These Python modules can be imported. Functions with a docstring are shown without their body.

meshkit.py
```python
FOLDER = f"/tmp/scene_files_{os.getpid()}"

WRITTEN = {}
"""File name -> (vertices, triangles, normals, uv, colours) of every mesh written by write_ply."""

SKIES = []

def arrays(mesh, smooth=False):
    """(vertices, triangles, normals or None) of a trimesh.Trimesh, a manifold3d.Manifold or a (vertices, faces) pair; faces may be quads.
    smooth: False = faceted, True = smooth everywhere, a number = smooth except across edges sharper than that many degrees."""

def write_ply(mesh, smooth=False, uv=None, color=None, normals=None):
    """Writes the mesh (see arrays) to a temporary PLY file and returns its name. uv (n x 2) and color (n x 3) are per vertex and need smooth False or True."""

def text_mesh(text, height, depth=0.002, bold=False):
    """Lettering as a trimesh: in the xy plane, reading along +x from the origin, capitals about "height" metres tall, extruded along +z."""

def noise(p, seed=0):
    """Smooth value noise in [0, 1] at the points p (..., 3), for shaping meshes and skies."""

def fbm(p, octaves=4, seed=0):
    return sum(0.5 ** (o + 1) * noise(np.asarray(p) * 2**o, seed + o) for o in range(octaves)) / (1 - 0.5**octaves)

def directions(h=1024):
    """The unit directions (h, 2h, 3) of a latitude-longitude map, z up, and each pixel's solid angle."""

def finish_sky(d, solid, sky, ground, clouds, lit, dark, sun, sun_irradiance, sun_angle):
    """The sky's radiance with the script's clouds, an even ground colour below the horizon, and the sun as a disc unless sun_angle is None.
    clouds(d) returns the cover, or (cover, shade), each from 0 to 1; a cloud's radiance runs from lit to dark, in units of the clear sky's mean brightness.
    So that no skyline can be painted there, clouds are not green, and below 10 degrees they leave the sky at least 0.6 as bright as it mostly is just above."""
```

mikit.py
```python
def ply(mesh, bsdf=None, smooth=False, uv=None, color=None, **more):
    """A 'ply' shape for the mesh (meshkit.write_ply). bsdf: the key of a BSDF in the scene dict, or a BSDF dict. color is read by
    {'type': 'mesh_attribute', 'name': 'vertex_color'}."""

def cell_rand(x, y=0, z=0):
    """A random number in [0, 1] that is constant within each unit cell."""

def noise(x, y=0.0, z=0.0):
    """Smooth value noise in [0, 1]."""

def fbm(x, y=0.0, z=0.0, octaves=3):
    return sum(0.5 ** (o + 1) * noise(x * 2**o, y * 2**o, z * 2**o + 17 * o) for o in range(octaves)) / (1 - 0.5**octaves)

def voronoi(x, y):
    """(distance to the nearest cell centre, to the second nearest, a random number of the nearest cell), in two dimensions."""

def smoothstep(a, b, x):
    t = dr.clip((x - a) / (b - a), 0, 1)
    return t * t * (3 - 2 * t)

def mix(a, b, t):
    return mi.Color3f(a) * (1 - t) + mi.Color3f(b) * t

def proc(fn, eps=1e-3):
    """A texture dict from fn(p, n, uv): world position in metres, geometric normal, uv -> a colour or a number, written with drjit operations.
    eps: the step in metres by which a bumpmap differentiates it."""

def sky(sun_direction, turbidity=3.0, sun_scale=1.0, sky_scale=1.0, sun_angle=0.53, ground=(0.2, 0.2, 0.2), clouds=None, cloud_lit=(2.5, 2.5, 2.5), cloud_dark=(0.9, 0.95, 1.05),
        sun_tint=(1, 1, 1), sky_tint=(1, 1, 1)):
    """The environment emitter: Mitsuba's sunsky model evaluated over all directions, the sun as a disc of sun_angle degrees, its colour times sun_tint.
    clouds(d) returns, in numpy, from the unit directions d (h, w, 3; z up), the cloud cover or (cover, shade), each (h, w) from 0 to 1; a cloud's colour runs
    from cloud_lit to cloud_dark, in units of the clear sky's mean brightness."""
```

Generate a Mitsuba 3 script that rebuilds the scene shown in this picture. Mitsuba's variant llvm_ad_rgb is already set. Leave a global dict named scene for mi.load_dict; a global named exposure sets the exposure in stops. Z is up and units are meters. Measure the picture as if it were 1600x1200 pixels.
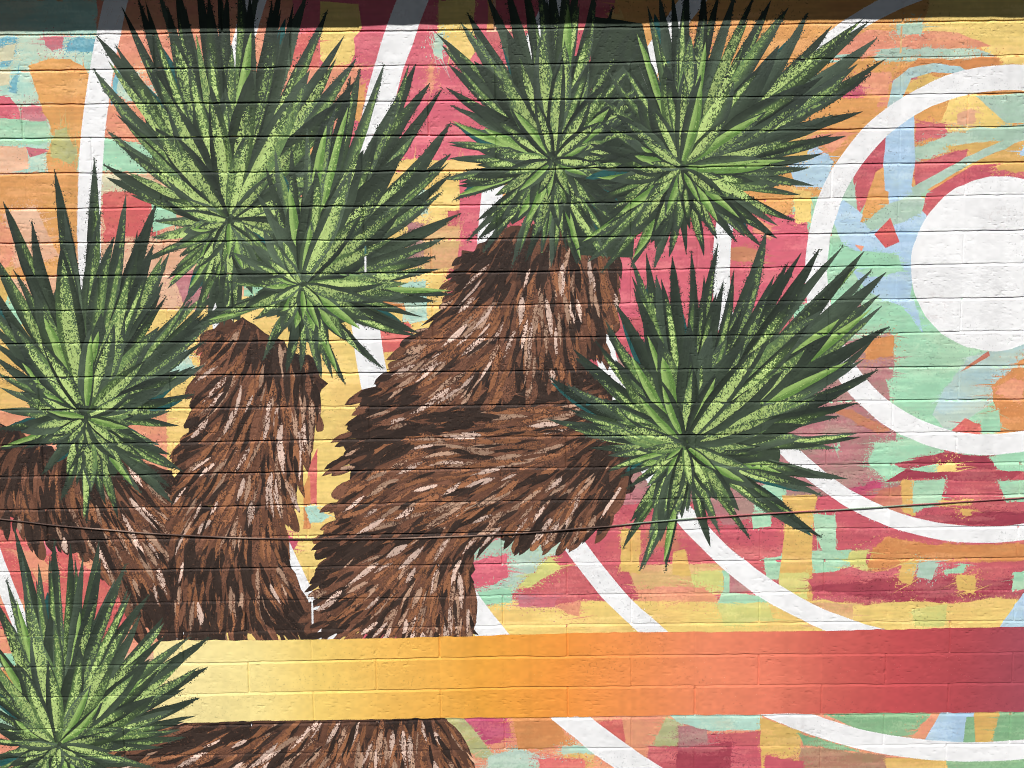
import math, random
import numpy as np, trimesh, shapely, drjit as dr, mitsuba as mi, mikit, meshkit
from shapely.geometry import Polygon
from mikit import noise, fbm, cell_rand, smoothstep, voronoi

T = mi.ScalarTransform4f
scene, labels = {}, {}
# ---------------------------------------------------------------- camera, sky, exposure
scene['camera'] = {'type': 'perspective', 'fov': 65.238, 'fov_axis': 'x', 'near_clip': 0.05, 'far_clip': 500.0,
                   'to_world': T().look_at(origin=[0.0,-2.4648,1.62], target=[0.00364,-1.46831,1.53667], up=[0.01324,0.08328,0.99644])}
scene['sky'] = mikit.sky((-0.16, -0.50, 0.85), turbidity=3, sky_scale=0.13, sun_tint=(0.84, 1.01, 1.30), sky_tint=(1.05, 1.0, 0.86))
exposure = 2.25

# ---------------------------------------------------------------- the wall's setting-out (metres)
Z_TOP, COURSE, HALF, JOINT_X = 2.4773, 0.10220, 0.2032, -0.4351
K0, K1 = -4, 24                       # bed joints above which courses are laid
XL, XR = -3.25, 3.25
RINGS = [[519,587],[817,870],[1192,1256],[1526,1591],[1898,1985],[2347,2409],[2734,2805],[3211,3264]]
DISC = 263
SUN_CENTRE = [1497,1761]
PALETTE = {'mint': ((160, 214, 175), (172, 205, 170), 0.25),
  'palemint': ((172, 214, 196), (200, 208, 180), 0.3),
  'greymint': ((170, 200, 175), (185, 205, 190), 0.3),
  'green': ((132, 182, 132), (150, 185, 140), 0.2),
  'blue': ((96, 166, 186), (130, 190, 195), 0.25),
  'lblue': ((174, 204, 230), (185, 210, 215), 0.2),
  'greyblue': ((172, 202, 204), (190, 205, 185), 0.3),
  'teal': ((30, 100, 100), (60, 120, 105), 0.2),
  'pink': ((222, 97, 116), (222, 106, 114), 0.15),
  'dpink': ((198, 72, 112), (210, 95, 105), 0.2),
  'crim': ((204, 86, 100), (212, 102, 102), 0.25),
  'dcrim': ((168, 60, 78), (182, 72, 84), 0.2),
  'red': ((217, 92, 92), (224, 118, 100), 0.25),
  'spink': ((214, 108, 118), (190, 120, 130), 0.5),
  'mauve': ((190, 116, 122), (175, 135, 125), 0.45),
  'salmon': ((232, 142, 112), (236, 160, 112), 0.3),
  'peach': ((232, 182, 146), (230, 165, 125), 0.35),
  'orange': ((228, 162, 82), (224, 150, 80), 0.25),
  'dorange': ((216, 136, 72), (222, 150, 84), 0.3),
  'rust': ((205, 132, 92), (200, 110, 95), 0.4),
  'yellow': ((242, 206, 110), (238, 192, 104), 0.2),
  'gold': ((226, 184, 92), (224, 170, 90), 0.3),
  'lime': ((210, 207, 116), (222, 204, 110), 0.3),
  'beige': ((220, 206, 164), (205, 205, 170), 0.3),
  'tan': ((222, 178, 112), (224, 160, 110), 0.45),
  'olive': ((190, 184, 110), (180, 180, 130), 0.4),
  'white': ((250, 248, 248), (246, 244, 246), 0.1),
  'brownmauve': ((180, 122, 98), (165, 130, 95), 0.5)}
PATCHES = [
('palemint', [[-1599,2688],[-1109,2683],[-1159,2463],[-1218,2087],[-1241,2013],[-1646,2016]], 1),
('salmon', [[-1204,2684],[-581,2676],[-605,1951],[-962,1779],[-1235,1781]], 1),
('pink', [[-637,2677],[-51,2670],[-45,1810],[-377,1773],[-597,2194]], 1),
('peach', [[-1642,2072],[-795,2065],[-814,1583],[-1676,1593]], 1),
('yellow', [[-1201,1685],[-457,1696],[-489,600],[-1218,617]], 1),
('gold', [[-1673,1632],[-1066,1644],[-1081,1348],[-1693,1355]], 1),
('salmon', [[-1693,1355],[-1061,1348],[-1099,572],[-1747,586]], 1),
('yellow', [[-369,2099],[-21,2097],[-31,1377],[-587,1343]], 1),
('crim', [[-178,1947],[988,1985],[1001,1365],[405,1332],[-190,1339]], 1),
('orange', [[329,2664],[1736,2642],[1770,1934],[853,1911],[327,2185]], 1),
('mint', [[872,1968],[1766,2011],[1805,1192],[884,1204]], 1),
('mauve', [[326,1490],[1157,1481],[1250,994],[325,941]], 1),
('crim', [[-197,1013],[1811,1068],[1836,551],[-205,573]], 1),
('salmon', [[-332,385],[1845,358],[1863,-30],[-341,-3]], 1),
('blue', [[-1539,2464],[-1448,2471],[-1458,2426],[-1480,2386],[-1545,2383]], 1),
('blue', [[-1474,2352],[-1452,2370],[-1462,2305],[-1484,2313]], 1),
('blue', [[-1300,2458],[-1212,2470],[-1218,2427],[-1298,2428]], 2),
('spink', [[-1372,2470],[-1314,2471],[-1317,2436],[-1351,2429],[-1369,2444]], 2),
('beige', [[-1522,2431],[-1452,2456],[-1466,2415],[-1501,2408]], 2),
('beige', [[-1526,2371],[-1476,2378],[-1487,2336],[-1529,2327]], 1),
('pink', [[-1549,2310],[-1482,2294],[-1457,2263],[-1459,2228],[-1554,2237]], 1),
('spink', [[-1449,2267],[-1384,2262],[-1381,2224],[-1455,2230]], 2),
('mint', [[-1554,2235],[-1459,2228],[-1379,2220],[-1359,2170],[-1406,2151],[-1560,2153]], 1),
('peach', [[-1560,2149],[-1441,2144],[-1441,2081],[-1566,2060]], 1),
('spink', [[-1445,2146],[-1361,2133],[-1435,2114]], 0),
('palemint', [[-1432,2107],[-1385,2118],[-1388,2069],[-1430,2081]], 1),
('orange', [[-1419,2387],[-1353,2407],[-1296,2406],[-1255,2383],[-1238,2341],[-1273,2200],[-1303,2013],[-1359,1980],[-1381,2069],[-1385,2125],[-1359,2174],[-1395,2278]], 1),
('olive', [[-1358,2193],[-1319,2204],[-1317,2169],[-1285,2128],[-1310,2095],[-1370,2118]], 2),
('orange', [[-1566,2063],[-1292,2072],[-1316,1782],[-1470,1748],[-1586,1761]], 1),
('peach', [[-1527,1951],[-1425,1973],[-1365,1822],[-1503,1780]], 2),
('salmon', [[-1574,1940],[-1496,1902],[-1515,1784],[-1586,1765]], 2),
('mint', [[-1589,1719],[-1508,1714],[-1486,1630],[-1500,1590],[-1596,1615]], 1),
('yellow', [[-1597,1599],[-1518,1610],[-1469,1590],[-1459,1551],[-1601,1541]], 1),
('salmon', [[-1155,2471],[-1094,2466],[-1060,2388],[-1107,2359],[-1167,2393]], 1),
('palemint', [[-1160,2371],[-1103,2366],[-1057,2298],[-1131,2275],[-1167,2310]], 2),
('blue', [[-1164,2371],[-1145,2369],[-1164,2291],[-1181,2268],[-1174,2333]], 1),
('salmon', [[-1185,2264],[-1055,2263],[-1060,2160],[-1205,2176]], 1),
('mint', [[-1213,2172],[-1087,2149],[-1034,2063],[-1226,2076]], 1),
('beige', [[-1223,2068],[-1066,2045],[-1039,1955],[-1234,1975]], 2),
('red', [[-1222,2009],[-1048,2015],[-1054,1886],[-1222,1869]], 2),
('mint', [[-1077,1981],[-1014,1999],[-995,1916],[-1073,1894]], 1),
('peach', [[-1091,1859],[-958,1866],[-873,1758],[-871,1623],[-1110,1625]], 1),
('mauve', [[-1022,1756],[-920,1770],[-875,1720],[-932,1662],[-976,1643]], 2),
('yellow', [[-1121,1653],[-880,1662],[-894,1544],[-978,1447],[-1181,1470]], 1),
('palemint', [[-1050,1503],[-993,1536],[-968,1478],[-1041,1444]], 1),
('red', [[-953,1545],[-922,1552],[-916,1505],[-948,1494]], 2),
('yellow', [[-546,2563],[-433,2554],[-423,2484],[-451,2455],[-448,2410],[-461,2385],[-522,2367],[-552,2397]], 0),
('salmon', [[-639,2372],[-438,2377],[-419,2231],[-520,2186],[-660,2264]], 2),
('orange', [[-447,2310],[-416,2329],[-439,2212],[-469,2228]], 1),
('red', [[-702,2458],[-553,2478],[-556,2375],[-668,2365]], 1),
('yellow', [[-193,2562],[-87,2561],[-89,2414],[-120,2377],[-162,2411],[-195,2470]], 1),
('palemint', [[-208,2463],[-185,2470],[-185,2392],[-208,2408]], 2),
('salmon', [[-240,2312],[-224,2371],[-212,2371],[-217,2304]], 2),
('palemint', [[-313,2013],[-249,2012],[-241,1944],[-315,1933]], 1),
('pink', [[-141,2057],[-72,2075],[-80,1810],[-150,1791]], 0),
('mauve', [[-296,1921],[-249,1913],[-256,1788],[-306,1804]], 2),
('tan', [[-253,1909],[-144,1904],[-155,1771],[-252,1772]], 2),
('palemint', [[-324,1726],[-247,1737],[-250,1616],[-326,1609]], 1),
('dorange', [[-391,1688],[-313,1687],[-314,1632],[-388,1652]], 0),
('red', [[-413,1602],[-303,1604],[-305,1525],[-411,1515]], 1),
('palemint', [[-321,1675],[-246,1678],[-256,1620],[-303,1604]], 1),
('yellow', [[-568,1560],[-487,1508],[-506,1243],[-548,1041],[-600,940],[-648,805],[-656,946],[-602,1224],[-571,1343]], 0),
('red', [[-632,1158],[-598,1224],[-607,1037],[-629,1017]], 0),
('dorange', [[-646,1099],[-625,1142],[-628,945],[-652,933]], 0),
('palemint', [[-646,1042],[-621,1038],[-569,1007],[-594,987],[-630,987]], 1),
('yellow', [[-675,967],[-591,966],[-512,922],[-635,845],[-625,676],[-667,854]], 1),
('dpink', [[-764,944],[-719,964],[-672,925],[-685,900],[-720,935]], 2),
('salmon', [[-745,815],[-681,803],[-644,689],[-729,687]], 2),
('pink', [[327,1871],[619,1877],[617,1643],[326,1608]], 1),
('pink', [[658,1877],[911,1929],[932,1658],[673,1603]], 1),
('rust', [[678,1828],[788,1812],[777,1777],[675,1783]], 2),
('salmon', [[756,1913],[807,1890],[803,1847],[748,1871]], 1),
('yellow', [[871,1995],[926,1986],[924,1901],[877,1892]], 1),
('gold', [[309,2518],[351,2510],[332,2377],[290,2374]], 2),
('orange', [[439,2483],[470,2479],[470,2434],[447,2435]], 1),
('red', [[580,2477],[607,2473],[604,2402],[581,2414]], 2),
('white', [[470,2438],[481,2478],[485,2371],[454,2361]], 2),
('orange', [[366,2425],[393,2424],[378,2369]], 2),
('rust', [[674,2332],[754,2338],[743,2282],[678,2279]], 2),
('yellow', [[1224,2577],[1740,2569],[1751,2335],[1492,2351],[1362,2442],[1247,2443]], 1),
('orange', [[1032,2653],[1279,2649],[1247,2429],[1056,2432]], 1),
('salmon', [[979,2422],[1093,2453],[1324,2446],[1477,2440],[1471,2403],[1210,2388],[980,2370]], 1),
('greymint', [[1170,2471],[1250,2477],[1243,2440],[1178,2445]], 2),
('yellow', [[1343,2446],[1745,2458],[1749,2376],[1479,2395]], 1),
('greymint', [[1107,2375],[1126,2397],[1267,2402],[1421,2392],[1484,2369],[1365,2360],[1111,2364]], 1),
('palemint', [[949,2382],[1057,2387],[1042,2365],[946,2365]], 0),
('dorange', [[1245,2369],[1480,2365],[1485,2341],[1366,2333],[1166,2325]], 2),
('salmon', [[993,2303],[1093,2333],[1158,2336],[1149,2240],[1060,2228],[975,2271]], 2),
('dpink', [[1005,2306],[1054,2320],[1070,2298],[1095,2254],[998,2267]], 2),
('orange', [[902,2265],[1125,2265],[1085,2161],[965,2152],[911,2179]], 2),
('gold', [[1171,2294],[1250,2334],[1316,2316],[1233,2275]], 1),
('spink', [[1159,2308],[1212,2331],[1270,2334],[1197,2300]], 1),
('greyblue', [[1149,2238],[1166,2311],[1212,2345],[1284,2358],[1365,2347],[1405,2325],[1281,2332],[1220,2317],[1187,2245],[1174,2153]], 0),
('lblue', [[859,2061],[923,2134],[994,2077],[961,2001],[879,2003]], 1),
('gold', [[791,2197],[911,2191],[912,2101],[831,2061]], 2),
('salmon', [[907,2146],[1043,2162],[986,2100],[947,2128]], 2),
('orange', [[1224,2190],[1353,2262],[1337,2161],[1228,2159]], 1),
('yellow', [[1341,2262],[1418,2273],[1537,2189],[1527,2158],[1302,2158]], 1),
('peach', [[1358,2215],[1412,2226],[1421,2183],[1363,2180]], 2),
('greymint', [[1415,2265],[1754,2279],[1759,2170],[1510,2182]], 0),
('crim', [[1239,2182],[1321,2181],[1337,2146],[1241,2129]], 2),
('greymint', [[1234,2111],[1372,2157],[1565,2181],[1758,2182],[1760,2152],[1373,2116],[1235,2062]], 2),
('gold', [[1331,2117],[1760,2152],[1765,2035],[1387,2044]], 1),
('crim', [[1235,2070],[1397,2108],[1391,2064],[1241,1996]], 1),
('crim', [[1025,1927],[1056,2080],[1158,2172],[1161,2060],[1075,1923]], 0),
('orange', [[1076,1904],[1119,2041],[1157,2067],[1161,1936],[1107,1888]], 0),
('greymint', [[1008,1992],[1053,2027],[1067,1927],[1013,1909]], 1),
('crim', [[1263,1920],[1277,1976],[1414,2059],[1763,2077],[1767,1999],[1455,1996],[1303,1885]], 0),
('gold', [[1484,2062],[1764,2070],[1766,2027],[1493,2039]], 2),
('lblue', [[982,1928],[1024,1961],[1071,1927],[1155,1861],[1242,1946],[1279,1912],[1247,1789],[1235,1653],[1278,1556],[1311,1502],[1192,1635],[1052,1761]], 0),
('lblue', [[1153,1925],[1142,2068],[1153,2215],[1230,2225],[1239,2070],[1229,2000],[1269,1957],[1185,1895]], 0),
('greymint', [[1229,1992],[1390,2082],[1585,2165],[1758,2182],[1760,2152],[1567,2132],[1406,2063],[1242,1965]], 0),
('orange', [[1076,1896],[1116,2002],[1160,1982],[1161,1940],[1103,1892]], 0),
('greymint', [[1084,1896],[1168,1947],[1253,1980],[1274,1946],[1263,1916],[1186,1887],[1108,1870]], 1),
('red', [[1120,1858],[1167,1906],[1197,1833],[1156,1816]], 0),
('mint', [[979,1856],[1066,1808],[1196,1794],[1213,1747],[1143,1724],[985,1746]], 1),
('salmon', [[1060,1829],[1089,1823],[1082,1807]], 0),
('lblue', [[1052,1753],[1151,1713],[1251,1653],[1274,1556],[1320,1479],[1185,1635],[1092,1694]], 1),
('mint', [[1160,1654],[1216,1634],[1274,1556],[1395,1478],[1572,1505],[1598,1379],[1401,1301],[1201,1343],[1169,1481]], 1),
('mauve', [[1033,1532],[1175,1561],[1194,1422],[1020,1393]], 2),
('dorange', [[1100,1528],[1191,1553],[1189,1488],[1102,1481]], 2),
('mauve', [[976,1626],[1086,1648],[1075,1597],[997,1579]], 1),
('greyblue', [[1423,1478],[1591,1533],[1790,1512],[1577,1398],[1402,1273],[1295,1254],[1354,1389]], 1),
('rust', [[1393,1436],[1482,1498],[1486,1485],[1420,1447]], 0),
('dorange', [[1497,1391],[1593,1476],[1790,1512],[1804,1214],[1523,1247]], 2),
('salmon', [[1510,1368],[1556,1414],[1605,1398],[1579,1347]], 2),
('red', [[1375,1249],[1417,1293],[1470,1272],[1467,1243]], 1),
('mint', [[1469,1300],[1520,1320],[1531,1247],[1471,1247]], 1),
('mint', [[1222,1275],[1281,1322],[1321,1302],[1363,1249],[1263,1250]], 1),
('mauve', [[855,1303],[1021,1349],[1208,1221],[1191,1113],[1088,1045],[917,1178]], 2),
('rust', [[1002,1325],[1062,1325],[1183,1259],[1143,1251]], 1),
('mint', [[1140,1222],[1328,1224],[1365,1173],[1270,1136],[1175,1085],[1121,1154]], 2),
('mint', [[1012,1202],[1024,1223],[1024,1194]], 1),
('crim', [[1343,1127],[1538,1158],[1810,1089],[1817,933],[1347,980]], 1),
('dcrim', [[1198,1145],[1345,1181],[1498,1171],[1607,1149],[1587,1129],[1266,1124]], 1),
('mint', [[1498,1167],[1686,1177],[1689,1111],[1527,1125]], 1),
('mint', [[1246,1128],[1338,1148],[1355,1119],[1267,1108]], 1),
('yellow', [[1338,1136],[1386,1147],[1387,1127],[1347,1115]], 2),
('dcrim', [[1167,1089],[1238,1129],[1307,1120],[1407,1120],[1608,1120],[1561,1088],[1408,1090],[1287,1100]], 0),
('dpink', [[1067,1070],[1147,1093],[1160,1073],[1084,1045]], 2),
('rust', [[1160,1060],[1232,1084],[1234,985],[1121,1016]], 2),
('gold', [[1223,1096],[1263,1096],[1271,981],[1234,994]], 1),
('mint', [[1263,1092],[1360,1095],[1350,1021],[1266,993]], 1),
('mint', [[1529,1088],[1689,1090],[1693,1005],[1613,989],[1564,1010]], 1),
('yellow', [[1350,1027],[1454,1032],[1435,1012],[1350,1013]], 1),
('crim', [[1270,989],[1531,1023],[1814,1015],[1817,933],[1372,955]], 1),
('dcrim', [[1279,981],[1532,990],[1816,974],[1817,933],[1392,955]], 2),
('gold', [[1411,1000],[1447,999],[1448,979],[1416,979]], 2),
('mauve', [[606,1063],[806,1081],[827,999],[667,959]], 2),
('mint', [[758,1078],[866,1097],[860,998],[767,1008]], 1),
('crim', [[663,938],[868,973],[870,832],[668,827]], 1),
('mint', [[759,999],[815,1007],[816,953],[760,945]], 1),
('mint', [[801,850],[934,869],[1072,876],[1077,806],[936,799],[802,780]], 1),
('gold', [[851,1052],[959,1051],[949,931],[949,712],[840,709],[861,932]], 1),
('lime', [[846,800],[940,799],[937,716],[844,709]], 1),
('mint', [[952,989],[1021,988],[1023,868],[987,860],[953,935]], 1),
('crim', [[1021,992],[1070,942],[1176,920],[1217,886],[1031,872]], 0),
('dorange', [[1122,809],[1136,867],[1180,916],[1314,889],[1820,879],[1823,813],[1256,783]], 1),
('lime', [[1068,867],[1124,875],[1122,805],[1069,806]], 2),
('crim', [[936,774],[1073,822],[1138,797],[1255,828],[1822,829],[1829,684],[1218,687],[978,716]], 1),
('dcrim', [[936,750],[1276,787],[1541,772],[1825,764],[1828,705],[1218,704]], 2),
('gold', [[1231,828],[1279,828],[1265,762],[1224,775]], 2),
('gold', [[1406,790],[1471,789],[1461,727],[1412,740]], 2),
('mint', [[1365,802],[1437,822],[1430,793],[1370,790]], 1),
('greymint', [[1283,828],[1352,827],[1329,778],[1288,787]], 2),
('mint', [[1589,792],[1702,802],[1705,741],[1587,738]], 1),
('yellow', [[-203,690],[-112,699],[0,723],[142,706],[162,717],[324,715],[527,721],[811,705],[994,711],[1116,693],[1258,704],[1381,696],[1543,713],[1706,698],[1713,553],[-205,573]], 1),
('lime', [[649,702],[811,705],[824,648],[670,628]], 2),
('lime', [[1267,678],[1381,694],[1371,622],[1281,623]], 1),
('salmon', [[122,713],[215,712],[219,655],[182,673]], 2),
('tan', [[933,699],[1076,697],[1077,625],[939,622]], 2),
('lblue', [[1705,741],[1620,729],[1535,592],[1711,590]], 0),
('tan', [[361,830],[668,835],[693,736],[405,727]], 1),
('lime', [[567,795],[672,814],[673,745],[588,742]], 2),
('salmon', [[385,756],[608,762],[649,715],[405,718]], 2),
('gold', [[345,945],[409,945],[401,805],[345,814]], 1),
('gold', [[510,874],[546,881],[567,795],[510,800]], 1),
('rust', [[425,949],[526,948],[526,878],[429,899]], 2),
('mint', [[664,810],[684,818],[697,740],[791,731],[811,709],[653,706],[669,753]], 1),
('mauve', [[688,806],[778,748],[689,740]], 0),
('greymint', [[-139,882],[3,937],[107,923],[127,833],[0,748],[-121,730]], 2),
('pink', [[-135,845],[-67,864],[-14,871],[-11,798],[-141,755]], 2),
('palemint', [[123,923],[164,923],[143,861],[103,858]], 1),
('crim', [[-4,736],[119,858],[180,886],[296,745],[142,704]], 1),
('mint', [[-105,755],[1,765],[0,719],[-101,703]], 2),
('lime', [[123,862],[155,828],[61,768],[25,769]], 2),
('spink', [[21,740],[142,730],[134,699],[24,705]], 2),
('dpink', [[-185,352],[-21,344],[-6,271],[-80,243],[-149,287]], 2),
('olive', [[-234,345],[-165,339],[-56,199],[-122,201],[-199,276]], 1),
('peach', [[-240,281],[-186,271],[-122,183],[-213,190]], 2),
('greymint', [[-81,200],[6,228],[133,184],[158,119],[-90,101]], 2),
('dorange', [[-5,344],[118,342],[200,239],[14,228]], 2),
('gold', [[158,214],[261,213],[240,161],[158,171]], 2),
('red', [[76,197],[220,192],[261,96],[95,98]], 2),
('palemint', [[154,235],[257,238],[253,213],[158,214]], 2),
('red', [[262,311],[373,327],[356,246],[303,229]], 2),
('salmon', [[344,336],[496,339],[451,232],[360,246]], 0),
('crim', [[434,232],[541,266],[801,280],[825,25],[414,30]], 1),
('olive', [[488,330],[541,313],[529,232],[447,232]], 1),
('mauve', [[529,300],[619,299],[620,231],[529,227]], 2),
('palemint', [[500,334],[796,344],[796,284],[636,282],[537,308]], 1),
('dcrim', [[529,223],[698,243],[696,27],[509,29]], 2),
('gold', [[792,323],[924,279],[926,185],[944,89],[799,91]], 1),
('green', [[916,270],[1003,244],[1115,209],[933,228]], 1),
('brownmauve', [[921,223],[1198,195],[1218,65],[928,68]], 2),
('crim', [[810,199],[930,176],[944,68],[812,69]], 2),
('green', [[985,342],[1359,339],[1300,267],[1239,237],[1105,286]], 1),
('salmon', [[1347,330],[1380,334],[1330,232],[1271,246]], 2),
('lblue', [[1376,343],[1483,342],[1450,227],[1313,228]], 0),
('green', [[1455,321],[1484,320],[1487,226],[1446,227]], 0),
('gold', [[1478,346],[1565,345],[1541,226],[1487,226]], 0),
('green', [[1563,345],[1721,347],[1726,232],[1541,226]], 1),
('gold', [[1199,186],[1401,184],[1426,63],[1202,65]], 1),
('green', [[1397,184],[1728,197],[1734,59],[1410,63]], 1),
('red', [[-1634,1061],[-1516,1038],[-1378,1011],[-1358,866],[-1152,726],[-1280,606],[-1441,623],[-1534,750],[-1649,829]], 1),
('salmon', [[-1564,913],[-1484,911],[-1428,826],[-1490,807]], 2),
('pink', [[-1520,976],[-1398,1011],[-1382,931],[-1465,894]], 1),
('red', [[-1654,762],[-1576,718],[-1557,647],[-1660,669]], 1)]
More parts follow.
